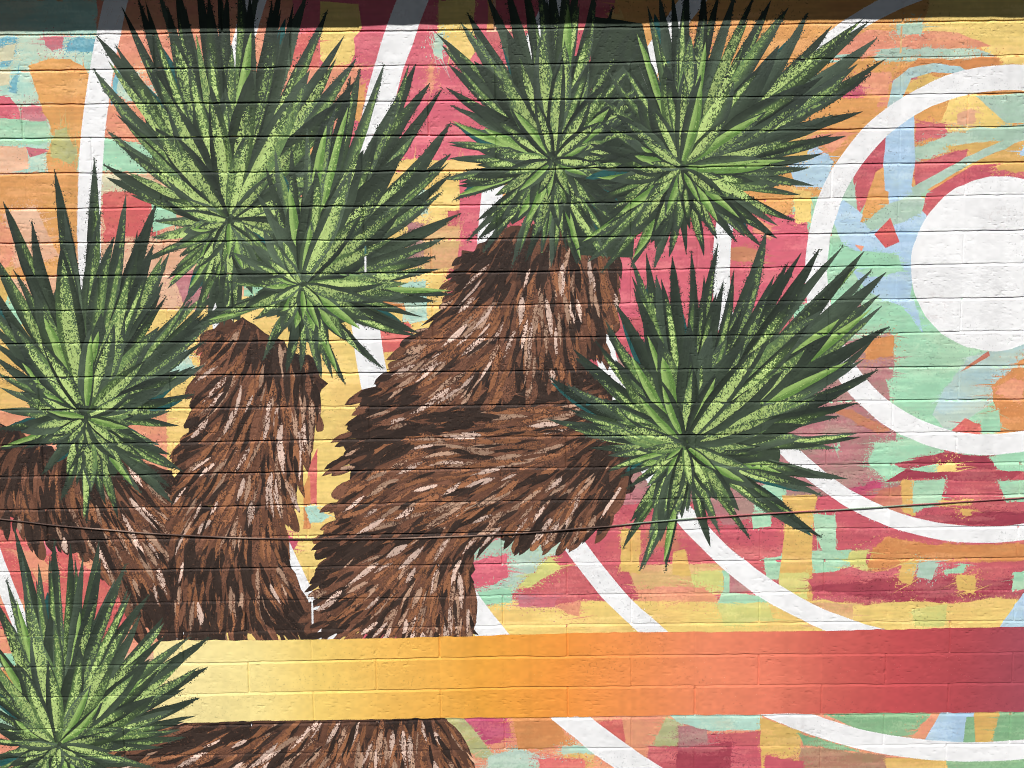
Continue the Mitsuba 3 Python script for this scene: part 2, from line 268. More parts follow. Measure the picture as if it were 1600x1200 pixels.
TIPS = {
'A': ([-843,1924], [[-1215,2473],[-1230,2377],[-1166,2253],[-1197,2190],[-1157,2146],[-1212,2091],[-1208,2055],[-1136,2002],[-1072,1926],[-1082,1875],[-1107,1804],[-1038,1750],[-1135,2555],[-1086,2582],[-1028,2609],[-970,2626],[-913,2635],[-847,2643],[-786,2642],[-718,2633],[-658,2623],[-584,2585],[-524,2539],[-477,2464],[-445,2396],[-435,2344],[-464,2270],[-963,1759],[-905,1739],[-1039,1721],[-997,1667],[-970,1614],[-920,1623],[-879,1681],[-1014,1916],[-999,1819],[-860,1665],[-891,1720],[-872,1603],[-842,1612],[-937,1682],[-1160,2445],[-1205,2314],[-945,2553],[-877,2589],[-820,2597],[-754,2587],[-689,2568],[-626,2558],[-999,2553]]),
'B': ([-629,1727], [[-548,2213],[-597,2194],[-647,2138],[-696,2130],[-508,2260],[-462,2344],[-434,2369],[-361,2380],[-316,2287],[-266,2379],[-225,2323],[-191,2304],[-166,2206],[-193,2163],[-167,2116],[-167,2057],[-197,2004],[-140,1941],[-185,1908],[-188,1868],[-220,1811],[-207,1772],[-168,1693],[-223,1674],[-263,1625],[-303,1593],[-353,1577],[-274,1576],[-385,1465],[-430,1499],[-505,1417],[-544,1437],[-579,1438],[-642,1462],[-687,1459],[-738,1533],[-754,1503],[-783,1622],[-834,1677],[-866,1739],[-822,1777],[-833,1827],[-801,1914],[-758,2009],[-726,2083],[-971,1594],[-910,1643]]),
'C': ([143,2094], [[-203,2467],[-170,2377],[-177,2310],[-163,2257],[-166,2206],[-174,2150],[-170,2103],[-192,2042],[-148,2023],[-162,1981],[-92,1917],[-122,1857],[-87,1865],[-74,1820],[14,1780],[57,1795],[102,1817],[133,1772],[180,1826],[211,1782],[219,1782],[268,1805],[307,1794],[337,1901],[317,1859],[259,1883],[298,1940],[327,1997],[356,2034],[-110,2525],[-52,2579],[6,2624],[53,2642],[101,2641],[139,2649],[186,2639],[224,2621],[271,2592],[324,2536],[376,2465],[385,2387],[357,2334],[405,2424],[-169,2424],[-130,2497],[343,2185],[376,2109],[420,2315],[414,2250],[409,2184],[405,2118],[405,2062],[385,1996],[366,1939],[385,2053]]),
'D': ([531,2066], [[427,2535],[462,2571],[500,2579],[547,2588],[595,2587],[643,2577],[690,2576],[747,2566],[795,2547],[847,2524],[905,2508],[978,2470],[1036,2465],[1087,2478],[1113,2431],[1143,2371],[1057,2358],[1097,2330],[1021,2289],[1076,2223],[984,2213],[1027,2151],[966,2147],[957,2100],[919,2060],[933,2005],[891,1977],[873,1902],[824,1889],[823,1851],[780,1822],[727,1856],[698,1843],[639,1854],[600,1800],[546,1804],[493,1797],[446,1763],[376,1768],[331,1827],[287,1755],[244,1786],[209,1822],[268,1864],[298,1859],[307,1930],[259,1964],[220,2027],[259,2070],[250,2139],[279,2205],[289,2280],[309,2349],[338,2407],[376,2480]]),
'E': ([545,1218], [[898,1805],[859,1776],[953,1817],[1025,1824],[1090,1807],[1061,1763],[1117,1752],[1160,1742],[1142,1674],[1149,1639],[1174,1577],[1126,1539],[1142,1448],[1098,1481],[1081,1345],[1060,1394],[1022,1305],[1093,1237],[1024,1202],[1056,1102],[977,1048],[957,1079],[980,912],[888,998],[939,925],[752,912],[797,1030],[627,887],[657,928],[556,1002],[486,812],[403,813],[435,920],[351,886],[375,972],[365,1082],[305,1133],[345,1117],[305,1185],[246,1211],[176,1284],[226,1253],[117,1305],[187,1335],[181,1409],[124,1433],[207,1491],[198,1521],[267,1546],[297,1608],[330,1657],[376,1803],[385,1705],[424,1812],[454,1743],[503,1801],[561,1816],[601,1741],[643,1838],[660,1720],[693,1759],[720,1641],[758,1719],[791,1878],[817,1737]]),
'F': ([-1309,1328], [[-1523,1987],[-1492,1864],[-1440,1930],[-1363,2079],[-1341,1957],[-1241,2111],[-1229,1956],[-1151,2006],[-1194,1880],[-1122,1898],[-1059,1983],[-1075,1859],[-1028,1829],[-1052,1740],[-1044,1698],[-967,1682],[-883,1720],[-929,1643],[-869,1677],[-901,1623],[-923,1564],[-973,1535],[-936,1486],[-997,1447],[-970,1397],[-1040,1378],[-1051,1344],[-1024,1300],[-1086,1242],[-1058,1211],[-1017,1155],[-1063,1110],[-1056,1056],[-1154,1092],[-1228,1008],[-1265,1054],[-1328,997],[-1352,1115],[-1404,1073],[-1437,1177],[-1459,1152],[-1513,1235],[-1502,1259],[-1582,1236],[-1588,1298],[-1584,1353],[-1570,1425],[-1586,1475],[-1583,1523],[-1599,1572],[-1595,1631],[-1610,1698],[-1578,1745],[-1546,1788],[-1571,1841],[-1507,1784]]),
'G': ([-1458,271], [[-1651,800],[-1635,752],[-1590,819],[-1555,993],[-1535,891],[-1486,868],[-1431,949],[-1426,867],[-1382,935],[-1345,887],[-1292,940],[-1308,824],[-1212,859],[-1248,813],[-1210,783],[-1146,762],[-1174,701],[-1104,689],[-1100,627],[-1139,594],[-1024,621],[-961,620],[-1018,570],[-1122,520],[-969,523],[-1044,454],[-1002,422],[-1088,382],[-1013,363],[-1071,317],[-1051,290],[-1125,256],[-1159,187],[-1244,124],[-1348,105],[-1454,64],[-1535,87],[-1615,121],[-1694,165],[-1731,220],[-1725,309],[-1721,374],[-1717,436],[-1712,500],[-1708,564],[-1714,628],[-1699,691]])}
TRUNKS = {
'left': ([[-1653,1354],[-1462,1259],[-1347,1196],[-1188,1193],[-1051,1160],[-1013,1029],[-1006,819],[-1031,645],[-1186,659],[-1231,764],[-1277,843],[-1382,931],[-1480,965],[-1596,1040],[-1674,1061]],
 [[-1540,1278,-0.85,-0.53,0.1],[-1468,1157,0.05,-1.0,0.2],[-1607,1159,-0.2,-0.98,0.1],[-1334,1075,0.1,-1.0,0.2],[-1192,1112,0.6,-0.8,0.5],[-1096,1051,0.76,-0.65,0.6],[-1221,949,0.49,-0.87,0.6],[-1107,821,0.41,-0.91,0.6],[-1133,700,0.2,-0.98,0.5]]),
'mid': ([[-881,1638],[-774,1612],[-698,1542],[-597,1501],[-572,1422],[-613,1265],[-670,1123],[-697,1022],[-721,918],[-692,814],[-659,722],[-626,625],[-1116,636],[-1067,820],[-1043,987],[-1027,1149],[-987,1328],[-943,1427],[-942,1545]],
 [[-873,1583,-0.71,-0.71,0.1],[-775,1582,-0.2,-0.98,0.1],[-680,1502,0.05,-1.0,0.4],[-604,1422,0.1,-1.0,0.7],[-919,1426,-0.78,-0.62,0.3],[-784,1345,-0.32,-0.95,0.3],[-669,1266,0.1,-1.0,0.9],[-968,1230,-0.85,-0.53,0.5],[-852,1146,-0.53,-0.85,0.4],[-733,1124,0.15,-0.99,0.7],[-937,1027,-0.71,-0.71,0.5],[-799,982,-0.2,-0.98,0.5],[-699,980,0.41,-0.91,0.5],[-1005,860,-0.2,-0.98,0.4],[-805,816,0.1,-1.0,0.3],[-705,814,0.51,-0.86,0.3],[-911,695,-0.1,-1.0,0.3],[-729,691,0.6,-0.8,0.05]]),
'main': ([[-468,1342],[-288,1399],[-70,1435],[128,1452],[217,1471],[306,1431],[335,1313],[385,1230],[389,1086],[325,1005],[214,918],[164,910],[3,928],[-114,906],[-125,763],[-107,608],[-610,620],[-606,742],[-578,852],[-571,957],[-540,1040],[-499,1100],[-506,1181],[-475,1242]],
 [[-468,1342,-0.97,-0.24,0.2],[-309,1340,-0.93,-0.36,0.2],[-191,1319,-0.92,-0.39,0],[-111,1338,-0.99,-0.14,0],[8,1357,-0.99,0.11,0.1],[127,1335,-1.0,-0.05,0.5],[-471,1222,-0.95,-0.3,0.2],[-515,1100,-0.86,-0.51,0.3],[-393,1179,-0.78,-0.62,0.05],[-312,1219,-0.85,-0.53,0.3],[-271,1259,-0.93,0.36,0.5],[-153,1237,-0.98,0.2,0.8],[7,1255,-1.0,-0.05,0.5],[-94,1174,-1.0,-0.1,0.5],[-294,1116,-0.95,-0.32,0.2],[106,1212,-0.98,-0.21,0.3],[265,1128,-0.6,-0.8,0.2],[145,1089,-0.78,-0.62,0.6],[-36,1051,-0.87,-0.49,0.7],[-236,1034,-0.91,-0.41,0.6],[-397,1017,-0.89,-0.45,0.5],[-560,915,-0.9,-0.43,0.05],[-400,912,-0.86,-0.51,0.05],[-401,849,-0.82,-0.57,0.6],[-240,847,-0.35,-0.94,0.6],[-161,764,0.05,-1.0,0.9],[-324,704,-0.35,-0.94,0.8],[-486,707,-0.8,-0.6,0.5],[-609,667,-0.89,-0.45,0.2],[-203,658,0.1,-1.0,0.9],[64,965,-0.51,-0.86,1],[204,964,-0.41,-0.91,0.9],[325,1026,-0.45,-0.89,0.2]]),
'upper': ([[-150,1803],[-93,1853],[15,1897],[210,1899],[327,1859],[342,1764],[330,1647],[277,1530],[227,1461],[148,1413],[9,1415],[-70,1393],[-150,1374],[-270,1340],[-430,1286],[-456,1332],[-382,1439],[-284,1557],[-174,1654],[-159,1752]],
 [[-123,1771,-0.8,-0.6,0.15],[13,1750,-0.45,-0.89,0.1],[131,1729,0.0,-1.0,0.15],[228,1707,0.24,-0.97,0.4],[307,1667,0.29,-0.96,0.4],[-263,1616,-0.86,-0.51,0.4],[-106,1614,-0.76,-0.65,0.8],[-187,1496,-0.8,-0.6,0.7],[-108,1535,-0.8,-0.6,0.5],[51,1632,-0.15,-0.99,0.9],[149,1611,0.1,-1.0,1],[208,1649,0.15,-0.99,0.7],[168,1512,0.1,-1.0,0.2],[49,1473,-0.1,-1.0,0.5],[-386,1420,-0.93,-0.36,0.1],[-228,1437,-0.86,-0.51,0.5],[-349,1341,-0.95,-0.3,0.3],[-70,1454,-0.51,-0.86,0.6],[247,1511,0.2,-0.98,0.05],[-384,1499,-0.91,-0.41,0.1]]),
'base': ([[-1234,321],[-1028,346],[-660,355],[-226,349],[-170,253],[-110,144],[-91,57],[-1349,83]],
 [[-1134,274,-0.96,-0.27,0.3],[-928,292,-0.9,-0.43,0.4],[-724,265,-0.76,-0.65,0.6],[-519,261,-0.3,-0.95,0.7],[-355,279,0.0,-1.0,0.9],[-211,254,0.49,-0.87,0.5]])}
SHADES = {'main': [[[-369,1311],[-189,1398],[-11,1434],[167,1433],[207,1370],[8,1337],[-72,1273],[-191,1282],[-312,1209],[-392,1220]],[[187,1461],[306,1431],[355,1312],[256,1313]],[[256,1334],[405,1251],[405,1126],[285,1118],[305,1231]],[[-580,936],[-398,974],[-197,981],[-218,939],[-481,871],[-594,802]],[[-598,688],[-407,630],[-600,613]]],
'mid': [[[-909,1662],[-580,1540],[-544,1422],[-643,1423],[-739,1503],[-874,1564]],[[-808,756],[-664,813],[-610,614],[-1117,626],[-1092,720],[-931,696]],[[-983,1328],[-923,1347],[-952,1148],[-1013,1109]],[[-1000,965],[-801,919],[-844,857],[-1027,819]]],
'left': [[[-1655,1336],[-1345,1236],[-1467,1177],[-1664,1201]],[[-1347,1196],[-1011,1159],[-1034,1090],[-1191,1132],[-1332,1115]],[[-1207,822],[-1004,881],[-1025,634],[-1186,648]],[[-1594,1060],[-1360,973],[-1482,944]]],
'upper': [[[-150,1820],[-63,1849],[210,1903],[346,1843],[327,1745],[209,1786],[73,1808],[-65,1770],[-144,1732]],[[218,1610],[346,1666],[267,1451],[167,1413]],[[-467,1381],[-366,1439],[-307,1419],[-429,1302]]],
'base': [[[-1335,345],[-967,349],[-784,322],[-1032,272],[-1343,191]]]}
FILL = {"C":[[261,2501],[405,2480],[447,2296],[436,2118],[385,1939],[376,1807],[219,1816],[171,1942],[270,2186]],"A":[[-899,1896],[-807,1857],[-828,1630],[-879,1638],[-905,1758]]}
STRIPE = [[-1046,613],[-813,606],[-611,605],[-205,604],[202,610],[609,610],[1016,609],[1220,613],[1710,618],[3470,617],[3500,324],[1722,334],[1228,336],[611,335],[-5,333],[-415,339],[-824,342],[-1059,339],[-1151,341],[-1138,607]]
STRIPE_COLOURS = [[-1.041,[247,226,158]],[-0.818,[247,222,146]],[-0.614,[246,208,114]],[-0.411,[245,190,94]],[-0.105,[240,166,66]],[0.16,[241,150,66]],[0.405,[240,144,84]],[0.61,[238,138,100]],[0.814,[232,126,100]],[1.019,[208,98,88]],[1.224,[196,80,82]],[1.429,[180,74,80]],[1.634,[166,76,88]]]
BARE_JOINTS = [[[-0.4325,1.817,1.845],"teal"],[[-0.4335,1.76,1.813],"white"],[[-0.632,0.655,0.736],"white"],[[1.186,2.385,2.467],"tan"]]
CABLE = [[-3260,1263],[-1716,1029],[-1598,1009],[-1399,988],[-1200,965],[-1001,949],[-800,938],[-600,932],[-399,932],[-198,934],[3,941],[204,953],[405,972],[606,987],[807,997],[1008,1003],[1209,1015],[1410,1024],[1732,1041],[3418,1136]]
COURSE_SAG = [[-2,-1,8],[-2,-1,8],[-2,-1,8],[-2,-1,8],[-2,-1,8],[-2,-1,8],[2,-3,0],[5,-2,4],[3,-4,2],[1,-5,5],[0,-4,1],[3,-3,3],[1,-2,2],[1,-1,0],[-1,0,-5],[2,-3,-6],[-5,-1,-6],[-3,3,-1],[-6,1,0],[-4,5,-1],[1,5,1],[-5,4,-1],[-5,9,1],[-3,9,-2],[-2,9,-1],[-4,9,1],[2,9,0],[2,9,0],[2,9,0],[2,9,0]]   # mm, joints -4..25, at three stations
SAG_X = [-1.569,0.009,1.597]

rng = np.random.default_rng(7)
NODE = 0.03
NX = np.arange(XL, XR + 1e-9, NODE)
KS = np.arange(K0, K1 + 1)
ZK = Z_TOP - KS * COURSE
UP_EDGE, UP_FLOOR, LOW_EDGE = 0.0020, 0.0010, 0.0078


def smooth_rand(n, step, seed):
    r = np.random.default_rng(seed).normal(0, 1, n // step + 3)
    return np.interp(np.arange(n) / step, np.arange(len(r)), r)


SAG = np.array([np.interp(NX, SAG_X, COURSE_SAG[k + 4]) / 1000 for k in KS])
WOB = SAG + np.array([0.0007 * smooth_rand(len(NX), 1, 100 + i) + 0.0005 * smooth_rand(len(NX), 7, 300 + i) for i in range(len(KS))])
DEPTH = np.array([np.interp(NX, [-0.6, 0.9], [1.0, 0.66]) * (1.0 if KS[i] < 17 else 0.55) * np.clip(0.0043 + 0.0009 * smooth_rand(len(NX), 10, 500 + i) + rng.normal(0, 0.0003), 0.0018, 0.0066) for i in range(len(KS))])
NJ = 19


def joints_x(course):
    """The perpends of a course (course c lies below bed joint c)."""
    odd = (course % 2 == 0)
    j = np.arange(-NJ, NJ + 1)
    return JOINT_X + HALF * j[(j % 2 != 0) == odd]


PERP_DEPTH, FACE = {}, {}
for c_ in range(K0 - 1, K1 + 2):
    g = np.random.default_rng(900 + c_)
    n = len(joints_x(c_))
    PERP_DEPTH[c_] = np.where(g.random(n) < 0.25, 0.0002, g.uniform(0.0010, 0.0036, n))
    FACE[c_] = g.normal(0, 0.00035, n + 1)


def face_h(course, x):
    out = np.zeros(len(x))
    for c_ in np.unique(course):
        m = course == c_
        jx, fo, d = joints_x(c_), FACE[c_], PERP_DEPTH[c_]
        kx, kh = [jx[0] - 9], [fo[0]]
        for i, q in enumerate(jx):
            kx += [q - 0.004, q, q + 0.004]
            kh += [fo[i], min(fo[i], fo[i + 1]) - d[i], fo[i + 1]]
        kx.append(jx[-1] + 9); kh.append(fo[-1])
        out[m] = np.interp(x[m], kx, kh)
    return out


def relief(x, z):
    """(height of the wall's face towards the viewer, z as laid) at the setting-out points x, z."""
    k = np.clip(np.round((Z_TOP - z) / COURSE).astype(int), K0, K1)      # nearest bed joint
    dz = z - (Z_TOP - k * COURSE)
    ki = k - K0
    t = (x - XL) / NODE
    i = np.clip(np.floor(t).astype(int), 0, len(NX) - 2)
    f = np.clip(t - i, 0, 1)
    groove = -(DEPTH[ki, i] * (1 - f) + DEPTH[ki, i + 1] * f)
    above, below = face_h(k - 1, x), face_h(k, x)
    h = np.where(dz >= UP_EDGE, above, np.where(dz >= UP_FLOOR, groove + (above - groove) * (dz - UP_FLOOR) / (UP_EDGE - UP_FLOOR),
        np.where(dz >= -LOW_EDGE, groove + (below - groove) * (UP_FLOOR - dz) / (UP_FLOOR + LOW_EDGE), below)))
    # bed joints are not quite level or straight: z as laid
    def wob(kk):
        kk = np.clip(kk - K0, 0, len(KS) - 1)
        return WOB[kk, i] * (1 - f) + WOB[kk, i + 1] * f
    kc = np.floor((Z_TOP + UP_EDGE - z) / COURSE + 1e-9).astype(int)
    top, bot = Z_TOP - kc * COURSE - LOW_EDGE, Z_TOP - (kc + 1) * COURSE + UP_EDGE
    s = np.clip((top - z) / (top - bot), 0, 1)
    return h, z + wob(kc) * (1 - s) + wob(kc + 1) * s


# ---------------------------------------------------------------- flat shapes cut along the wall's edges
class Soup:
    def __init__(self):
        self.p, self.uv, self.id, self.n = [], [], [], 0

    def add(self, ident, tri, uv):
        self.p.append(np.asarray(tri, float)); self.uv.append(np.asarray(uv, float)); self.id.append(np.full(len(tri), ident))

    def pack(self):
        return [np.concatenate(self.p), np.concatenate(self.uv), np.concatenate(self.id)]


def split(p, uv, ident, axis, value, eps=1e-7):
    d = p[:, :, axis] - value
    s = np.where(d > eps, 1, np.where(d < -eps, -1, 0))
    cross = (s.max(1) > 0) & (s.min(1) < 0)
    if not cross.any():
        return p, uv, ident
    a, b, g, d, s = p[cross], uv[cross], ident[cross], d[cross], s[cross]
    full = np.concatenate([a, b], 2)
    zero = (s == 0).any(1)
    # lone corner first: for triangles with a corner on the line that corner is first, else the corner alone on its side
    alone = np.where(zero, (s == 0).argmax(1), (s == -np.sign(s.sum(1))[:, None]).argmax(1))
    idx = (alone[:, None] + np.arange(3)) % 3
    full = np.take_along_axis(full, idx[:, :, None], 1)
    d = np.take_along_axis(d, idx, 1)
    A, B, C = full[:, 0], full[:, 1], full[:, 2]
    new, ids = [], []
    z = zero
    if z.any():
        t = (d[z, 1] / (d[z, 1] - d[z, 2]))[:, None]
        M = B[z] + (C[z] - B[z]) * t
        M[:, axis] = value
        new += [np.stack([A[z], B[z], M], 1), np.stack([A[z], M, C[z]], 1)]; ids += [g[z], g[z]]
    z = ~zero
    if z.any():
        t1 = (d[z, 0] / (d[z, 0] - d[z, 1]))[:, None]; t2 = (d[z, 0] / (d[z, 0] - d[z, 2]))[:, None]
        M, N = A[z] + (B[z] - A[z]) * t1, A[z] + (C[z] - A[z]) * t2
        M[:, axis] = value; N[:, axis] = value
        new += [np.stack([A[z], M, N], 1), np.stack([M, B[z], C[z]], 1), np.stack([M, C[z], N], 1)]; ids += [g[z]] * 3
    new = np.concatenate(new)
    return np.concatenate([p[~cross], new[:, :, :2]]), np.concatenate([uv[~cross], new[:, :, 2:]]), np.concatenate([ident[~cross], *ids])


def split_many(p, uv, ident, axis, values):
    """Cuts at every one of the ascending values by halving."""
    if len(p) == 0:
        return []
    lo, hi = p[:, :, axis].min(), p[:, :, axis].max()
    values = [v for v in values if lo < v < hi]
    if not values:
        return [(p, uv, ident)]
    mid = values[len(values) // 2]
    p, uv, ident = split(p, uv, ident, axis, mid)
    m = p[:, :, axis].mean(1) < mid
    return (split_many(p[m], uv[m], ident[m], axis, [v for v in values if v < mid]) + split_many(p[~m], uv[~m], ident[~m], axis, [v for v in values if v > mid]))


def cut(p, uv, ident):
    """Cuts the triangles along the edges of the wall's relief."""
    m = (p[:, :, 0].max(1) > XL) & (p[:, :, 0].min(1) < XR)
    levels = sorted(Z_TOP - k * COURSE + dz for k in KS for dz in (UP_EDGE, UP_FLOOR, -LOW_EDGE))
    chunks = []
    for a, b, g in split_many(p[m], uv[m], ident[m], 1, levels):
        cz = a[:, :, 1].mean()
        c_ = int(np.floor((Z_TOP - cz) / COURSE))
        jx = joints_x(c_)
        perps = sorted(np.concatenate([jx - 0.004, jx, jx + 0.004]))
        dz = (Z_TOP - cz) - c_ * COURSE
        bed = dz < LOW_EDGE or dz > COURSE - UP_EDGE
        wide = np.ones(len(a), bool) if bed else np.ptp(a[:, :, 0], axis=1) > 0.045
        if wide.any():
            chunks += split_many(a[wide], b[wide], g[wide], 0, sorted(perps + list(NX)))
        if not wide.all():
            chunks += split_many(a[~wide], b[~wide], g[~wide], 0, perps)
    return [np.concatenate([c_[i] for c_ in chunks]) for i in range(3)]


def raise_to_wall(p, lift):
    """3D corners of flat triangles laid on the wall, lift metres proud of it, facing the viewer (-y)."""
    cen = p.mean(1, keepdims=True)
    x, z = p[:, :, 0].ravel(), p[:, :, 1].ravel()
    h, zz = relief(x, z)
    v = np.stack([x, -(h + np.repeat(lift, 3)), zz], 1).reshape(-1, 3, 3)
    n = np.cross(v[:, 1] - v[:, 0], v[:, 2] - v[:, 0])[:, 1]
    flip = n > 0
    return v, flip


def lin(c, k=0.97):
    c = np.asarray(c, float) / 255
    return np.where(c <= 0.04045, c / 12.92, ((c + 0.055) / 1.055) ** 2.4).clip(0, 0.92) * k


# ---------------------------------------------------------------- materials
NAMES = list(PALETTE)
PA = [mi.Float([float(lin(PALETTE[n][0])[k]) for n in NAMES]) for k in range(3)]
PB = [mi.Float([float(lin(PALETTE[n][1])[k]) for n in NAMES]) for k in range(3)]
PM = mi.Float([float(PALETTE[n][2]) for n in NAMES])


def pick(table, i):
    return mi.Color3f(*[dr.gather(mi.Float, t, i) for t in table])


def wear(p, col, amount=1.0):
    """Roller mottling, pinholes and grime that all paint on the wall shares."""
    x, z = p.x, p.z
    course = dr.floor((Z_TOP - z) / COURSE)
    block = cell_rand(dr.floor((x - JOINT_X) / (2 * HALF) + 0.5 * (course - 2 * dr.floor(course / 2))), course, 3)
    rain = smoothstep(0.45, 0.8, fbm(x * 16, z * 0.9, 21)) * noise(x * 60, z * 3, 8)
    v = 1 + 0.07 * (block - 0.5) - 0.09 * rain + 0.10 * (noise(x * 70, z * 90, 5) - 0.5) + 0.09 * (fbm(x * 5, z * 11, 9) - 0.5)
    pits = smoothstep(0.82, 0.92, noise(x * 210, z * 230, 2)) * smoothstep(0.60, 0.8, noise(x * 7, z * 11, 4))
    col = col * v * (1 - 0.38 * amount * pits)
    return mi.Color3f(col)


def background_paint(p, n, uv):
    i = mi.UInt32(dr.clip(dr.floor(uv.y), 0, len(NAMES) - 1))
    s = mi.Float(i) * 3.7
    m = dr.gather(mi.Float, PM, i)
    q = fbm(p.x * 8 + s, p.z * 15 - s, s)
    streak = noise(p.x * 14 + s, p.z * 120, 1)
    grain = noise(p.x * 240, p.z * 240, 3)
    t = dr.clip(smoothstep(0.36 - 0.2 * m, 0.74, q + 0.16 * (streak - 0.5) + 0.22 * (grain - 0.5)), 0, 1) * (0.45 + 1.2 * m)
    col = mikit.mix(pick(PA, i), pick(PB, i), dr.clip(t, 0, 1))
    worn = smoothstep(0.50, 0.74, fbm(p.x * 7 + s, p.z * 42 - s, 7) + 0.25 * (grain - 0.5)) * 0.34
    col = mikit.mix(col, col * 1.08 + mi.Color3f(0.12, 0.085, 0.065), worn * 1.6)
    bristle = 1 + 0.16 * (noise(p.x * 10 + s, p.z * 170, s) - 0.5)
    grey = 0.30 * col.x + 0.55 * col.y + 0.15 * col.z
    return wear(p, mikit.mix(col, mi.Color3f(grey), 0.09) * bristle)


DARK0, DARK1 = mi.Color3f(0.033, 0.045, 0.035), mi.Color3f(0.060, 0.082, 0.054)
MIDG, LIGHT, SMOOTH, TEAL = mi.Color3f(0.125, 0.215, 0.062), mi.Color3f(0.455, 0.585, 0.195), mi.Color3f(0.175, 0.335, 0.075), mi.Color3f(0.020, 0.090, 0.085)


def grain_at(p):
    return 0.72 * noise(p.x * 400, p.z * 330, 11) + 0.28 * noise(p.x * 130, p.z * 120, 12)


def unpack(uv):
    seed, style = dr.floor(uv.x), dr.floor(uv.y)
    return seed, (uv.x - seed - 0.01) / 0.98, style, (uv.y - style - 0.02) / 0.48 - 1


def leaf_paint(p, n, uv):
    seed, u, style, v = unpack(uv)
    r1, r2, r3 = cell_rand(seed, 1), cell_rand(seed, 2), cell_rand(seed, 3)
    grain = grain_at(p)
    hue = noise(p.x * 6, p.z * 6, 8)
    dark = mikit.mix(DARK0, DARK1, dr.clip(hue + 0.35 * (noise(p.x * 40, p.z * 40, 2) - 0.5), 0, 1))
    along = smoothstep(0.0, 0.22, u) * (1 - smoothstep(0.45 + 0.4 * r3, 0.75 + 0.3 * r3, u))
    lane = 1 - smoothstep(0.25, 0.85, dr.abs(v - (r1 - 0.5) * 0.5))
    side = smoothstep(-0.15, 0.25, dr.select(r1 > 0.5, v, -v)) * (1 - smoothstep(0.6, 0.95, dr.abs(v)))
    light = mikit.mix(LIGHT * 0.72, LIGHT * 1.12, r2)
    # 0 dark, 1 mid, 2 bright, 3 smooth, 4 teal underpainting
    dark = mikit.mix(dark, MIDG * 0.62, dr.select(r2 > 0.62, 0.75 * smoothstep(-0.9, 0.7, v * (r1 - 0.5) * 4), 0.1) * smoothstep(0.98, 0.5, u))
    dark = dark * (0.66 + 0.95 * r3 * r3) * (1 + 0.45 * dr.clip(dr.select(r1 > 0.5, v, -v), -1, 1) * smoothstep(0.9, 0.5, u))
    under = dark
    under = dr.select(style > 0.5, mikit.mix(dark, MIDG, 0.85 * lane * along), under)
    under = dr.select(style > 1.5, mikit.mix(dark, MIDG * 1.1, dr.clip(lane * 0.35 + 0.5 * r3 * r1, 0, 1)), under)
    under = dr.select(style > 2.5, mikit.mix(SMOOTH * 0.7, mikit.mix(SMOOTH, LIGHT, 0.45), smoothstep(-0.5, 0.6, v + 0.3 * (noise(u * 6, v * 5 + seed) - 0.5))), under)
    under = dr.select(style > 3.5, TEAL, under)
    cov = dr.select(r2 > 0.35, 0.50 * side * along, 0.0)
    cov = dr.select(style > 0.5, 0.62 * lane * along * (0.5 + 0.6 * r2), cov)
    cov = dr.select(style > 1.5, (0.62 + 0.30 * r2) * (0.62 + 0.38 * smoothstep(0.9, -0.3, dr.select(r1 > 0.5, v, -v))) * (1 - 0.72 * smoothstep(0.30 + 0.3 * r1, 1, u)), cov)
    cov = dr.select(style > 2.5, 0.22 * lane * r2, cov)
    cov = dr.select(style > 3.5, 0.0, cov)
    thr = 0.16 + 0.66 * cov
    t = dr.select(cov > 0.01, smoothstep(-0.05, 0.05, thr - grain), 0)
    top = dr.select(style < 0.5, mikit.mix(MIDG, LIGHT, 0.35), light)
    streak = 1 + 0.22 * (noise(u * 5 + seed, v * 7, 4) - 0.5)
    return wear(p, mikit.mix(under, top, t) * streak, 0.6)


SHAG = [(0.040, 0.024, 0.018), (0.182, 0.077, 0.045), (0.305, 0.124, 0.058), (0.43, 0.260, 0.175), (0.69, 0.48, 0.385)]
SH = [mi.Float([c[k] for c in SHAG]) for k in range(3)]


def shag_paint(p, n, uv):
    seed, u, style, v = unpack(uv)
    r1, r2 = cell_rand(seed, 1), cell_rand(seed, 2)
    col = pick(SH, mi.UInt32(dr.clip(style, 0, 4)))
    dark = mi.Color3f(0.050, 0.028, 0.021)
    under = mikit.mix(dark, mi.Color3f(0.155, 0.067, 0.040), dr.clip(noise(p.x * 45, p.z * 45, 3) * 1.1, 0, 1))
    grain = grain_at(p)
    streak = noise(u * 3 + seed, v * 4.5, seed)
    cov = 1.05 - 0.52 * v * v - 0.35 * smoothstep(0.6, 1.0, u) - 0.35 * (1 - smoothstep(0.0, 0.18, u)) - 0.50 * r2
    cov = dr.select(style < 0.5, 1.0, cov + 0.5 * (streak - 0.5))
    t = smoothstep(-0.06, 0.06, 0.2 + 0.6 * cov - grain)
    vary = 0.75 + 0.5 * r1 + 0.3 * (streak - 0.5)
    return wear(p, mikit.mix(under, col * vary, t), 0.6)


def trunk_ground(p, n, uv):
    t = fbm(p.x * 18, p.z * 18, 2)
    return wear(p, mikit.mix(mi.Color3f(0.030, 0.019, 0.016), mi.Color3f(0.105, 0.048, 0.030), smoothstep(0.35, 0.68, t + 0.3 * (grain_at(p) - 0.5))), 0.6)


def stripe_paint(p, n, uv):
    x = p.x + 0.05 * (fbm(p.x * 3, p.z * 9, 1) - 0.5)
    col = mi.Color3f(lin(STRIPE_COLOURS[0][1]).tolist())
    for (xa, ca), (xb, cb) in zip(STRIPE_COLOURS[:-1], STRIPE_COLOURS[1:]):
        t = dr.clip((x - xa) / (xb - xa), 0, 1)
        col = dr.select(x > xa, mikit.mix(mi.Color3f(lin(ca).tolist()), mi.Color3f(lin(cb).tolist()), t), col)
    return wear(p, col, 0.55)


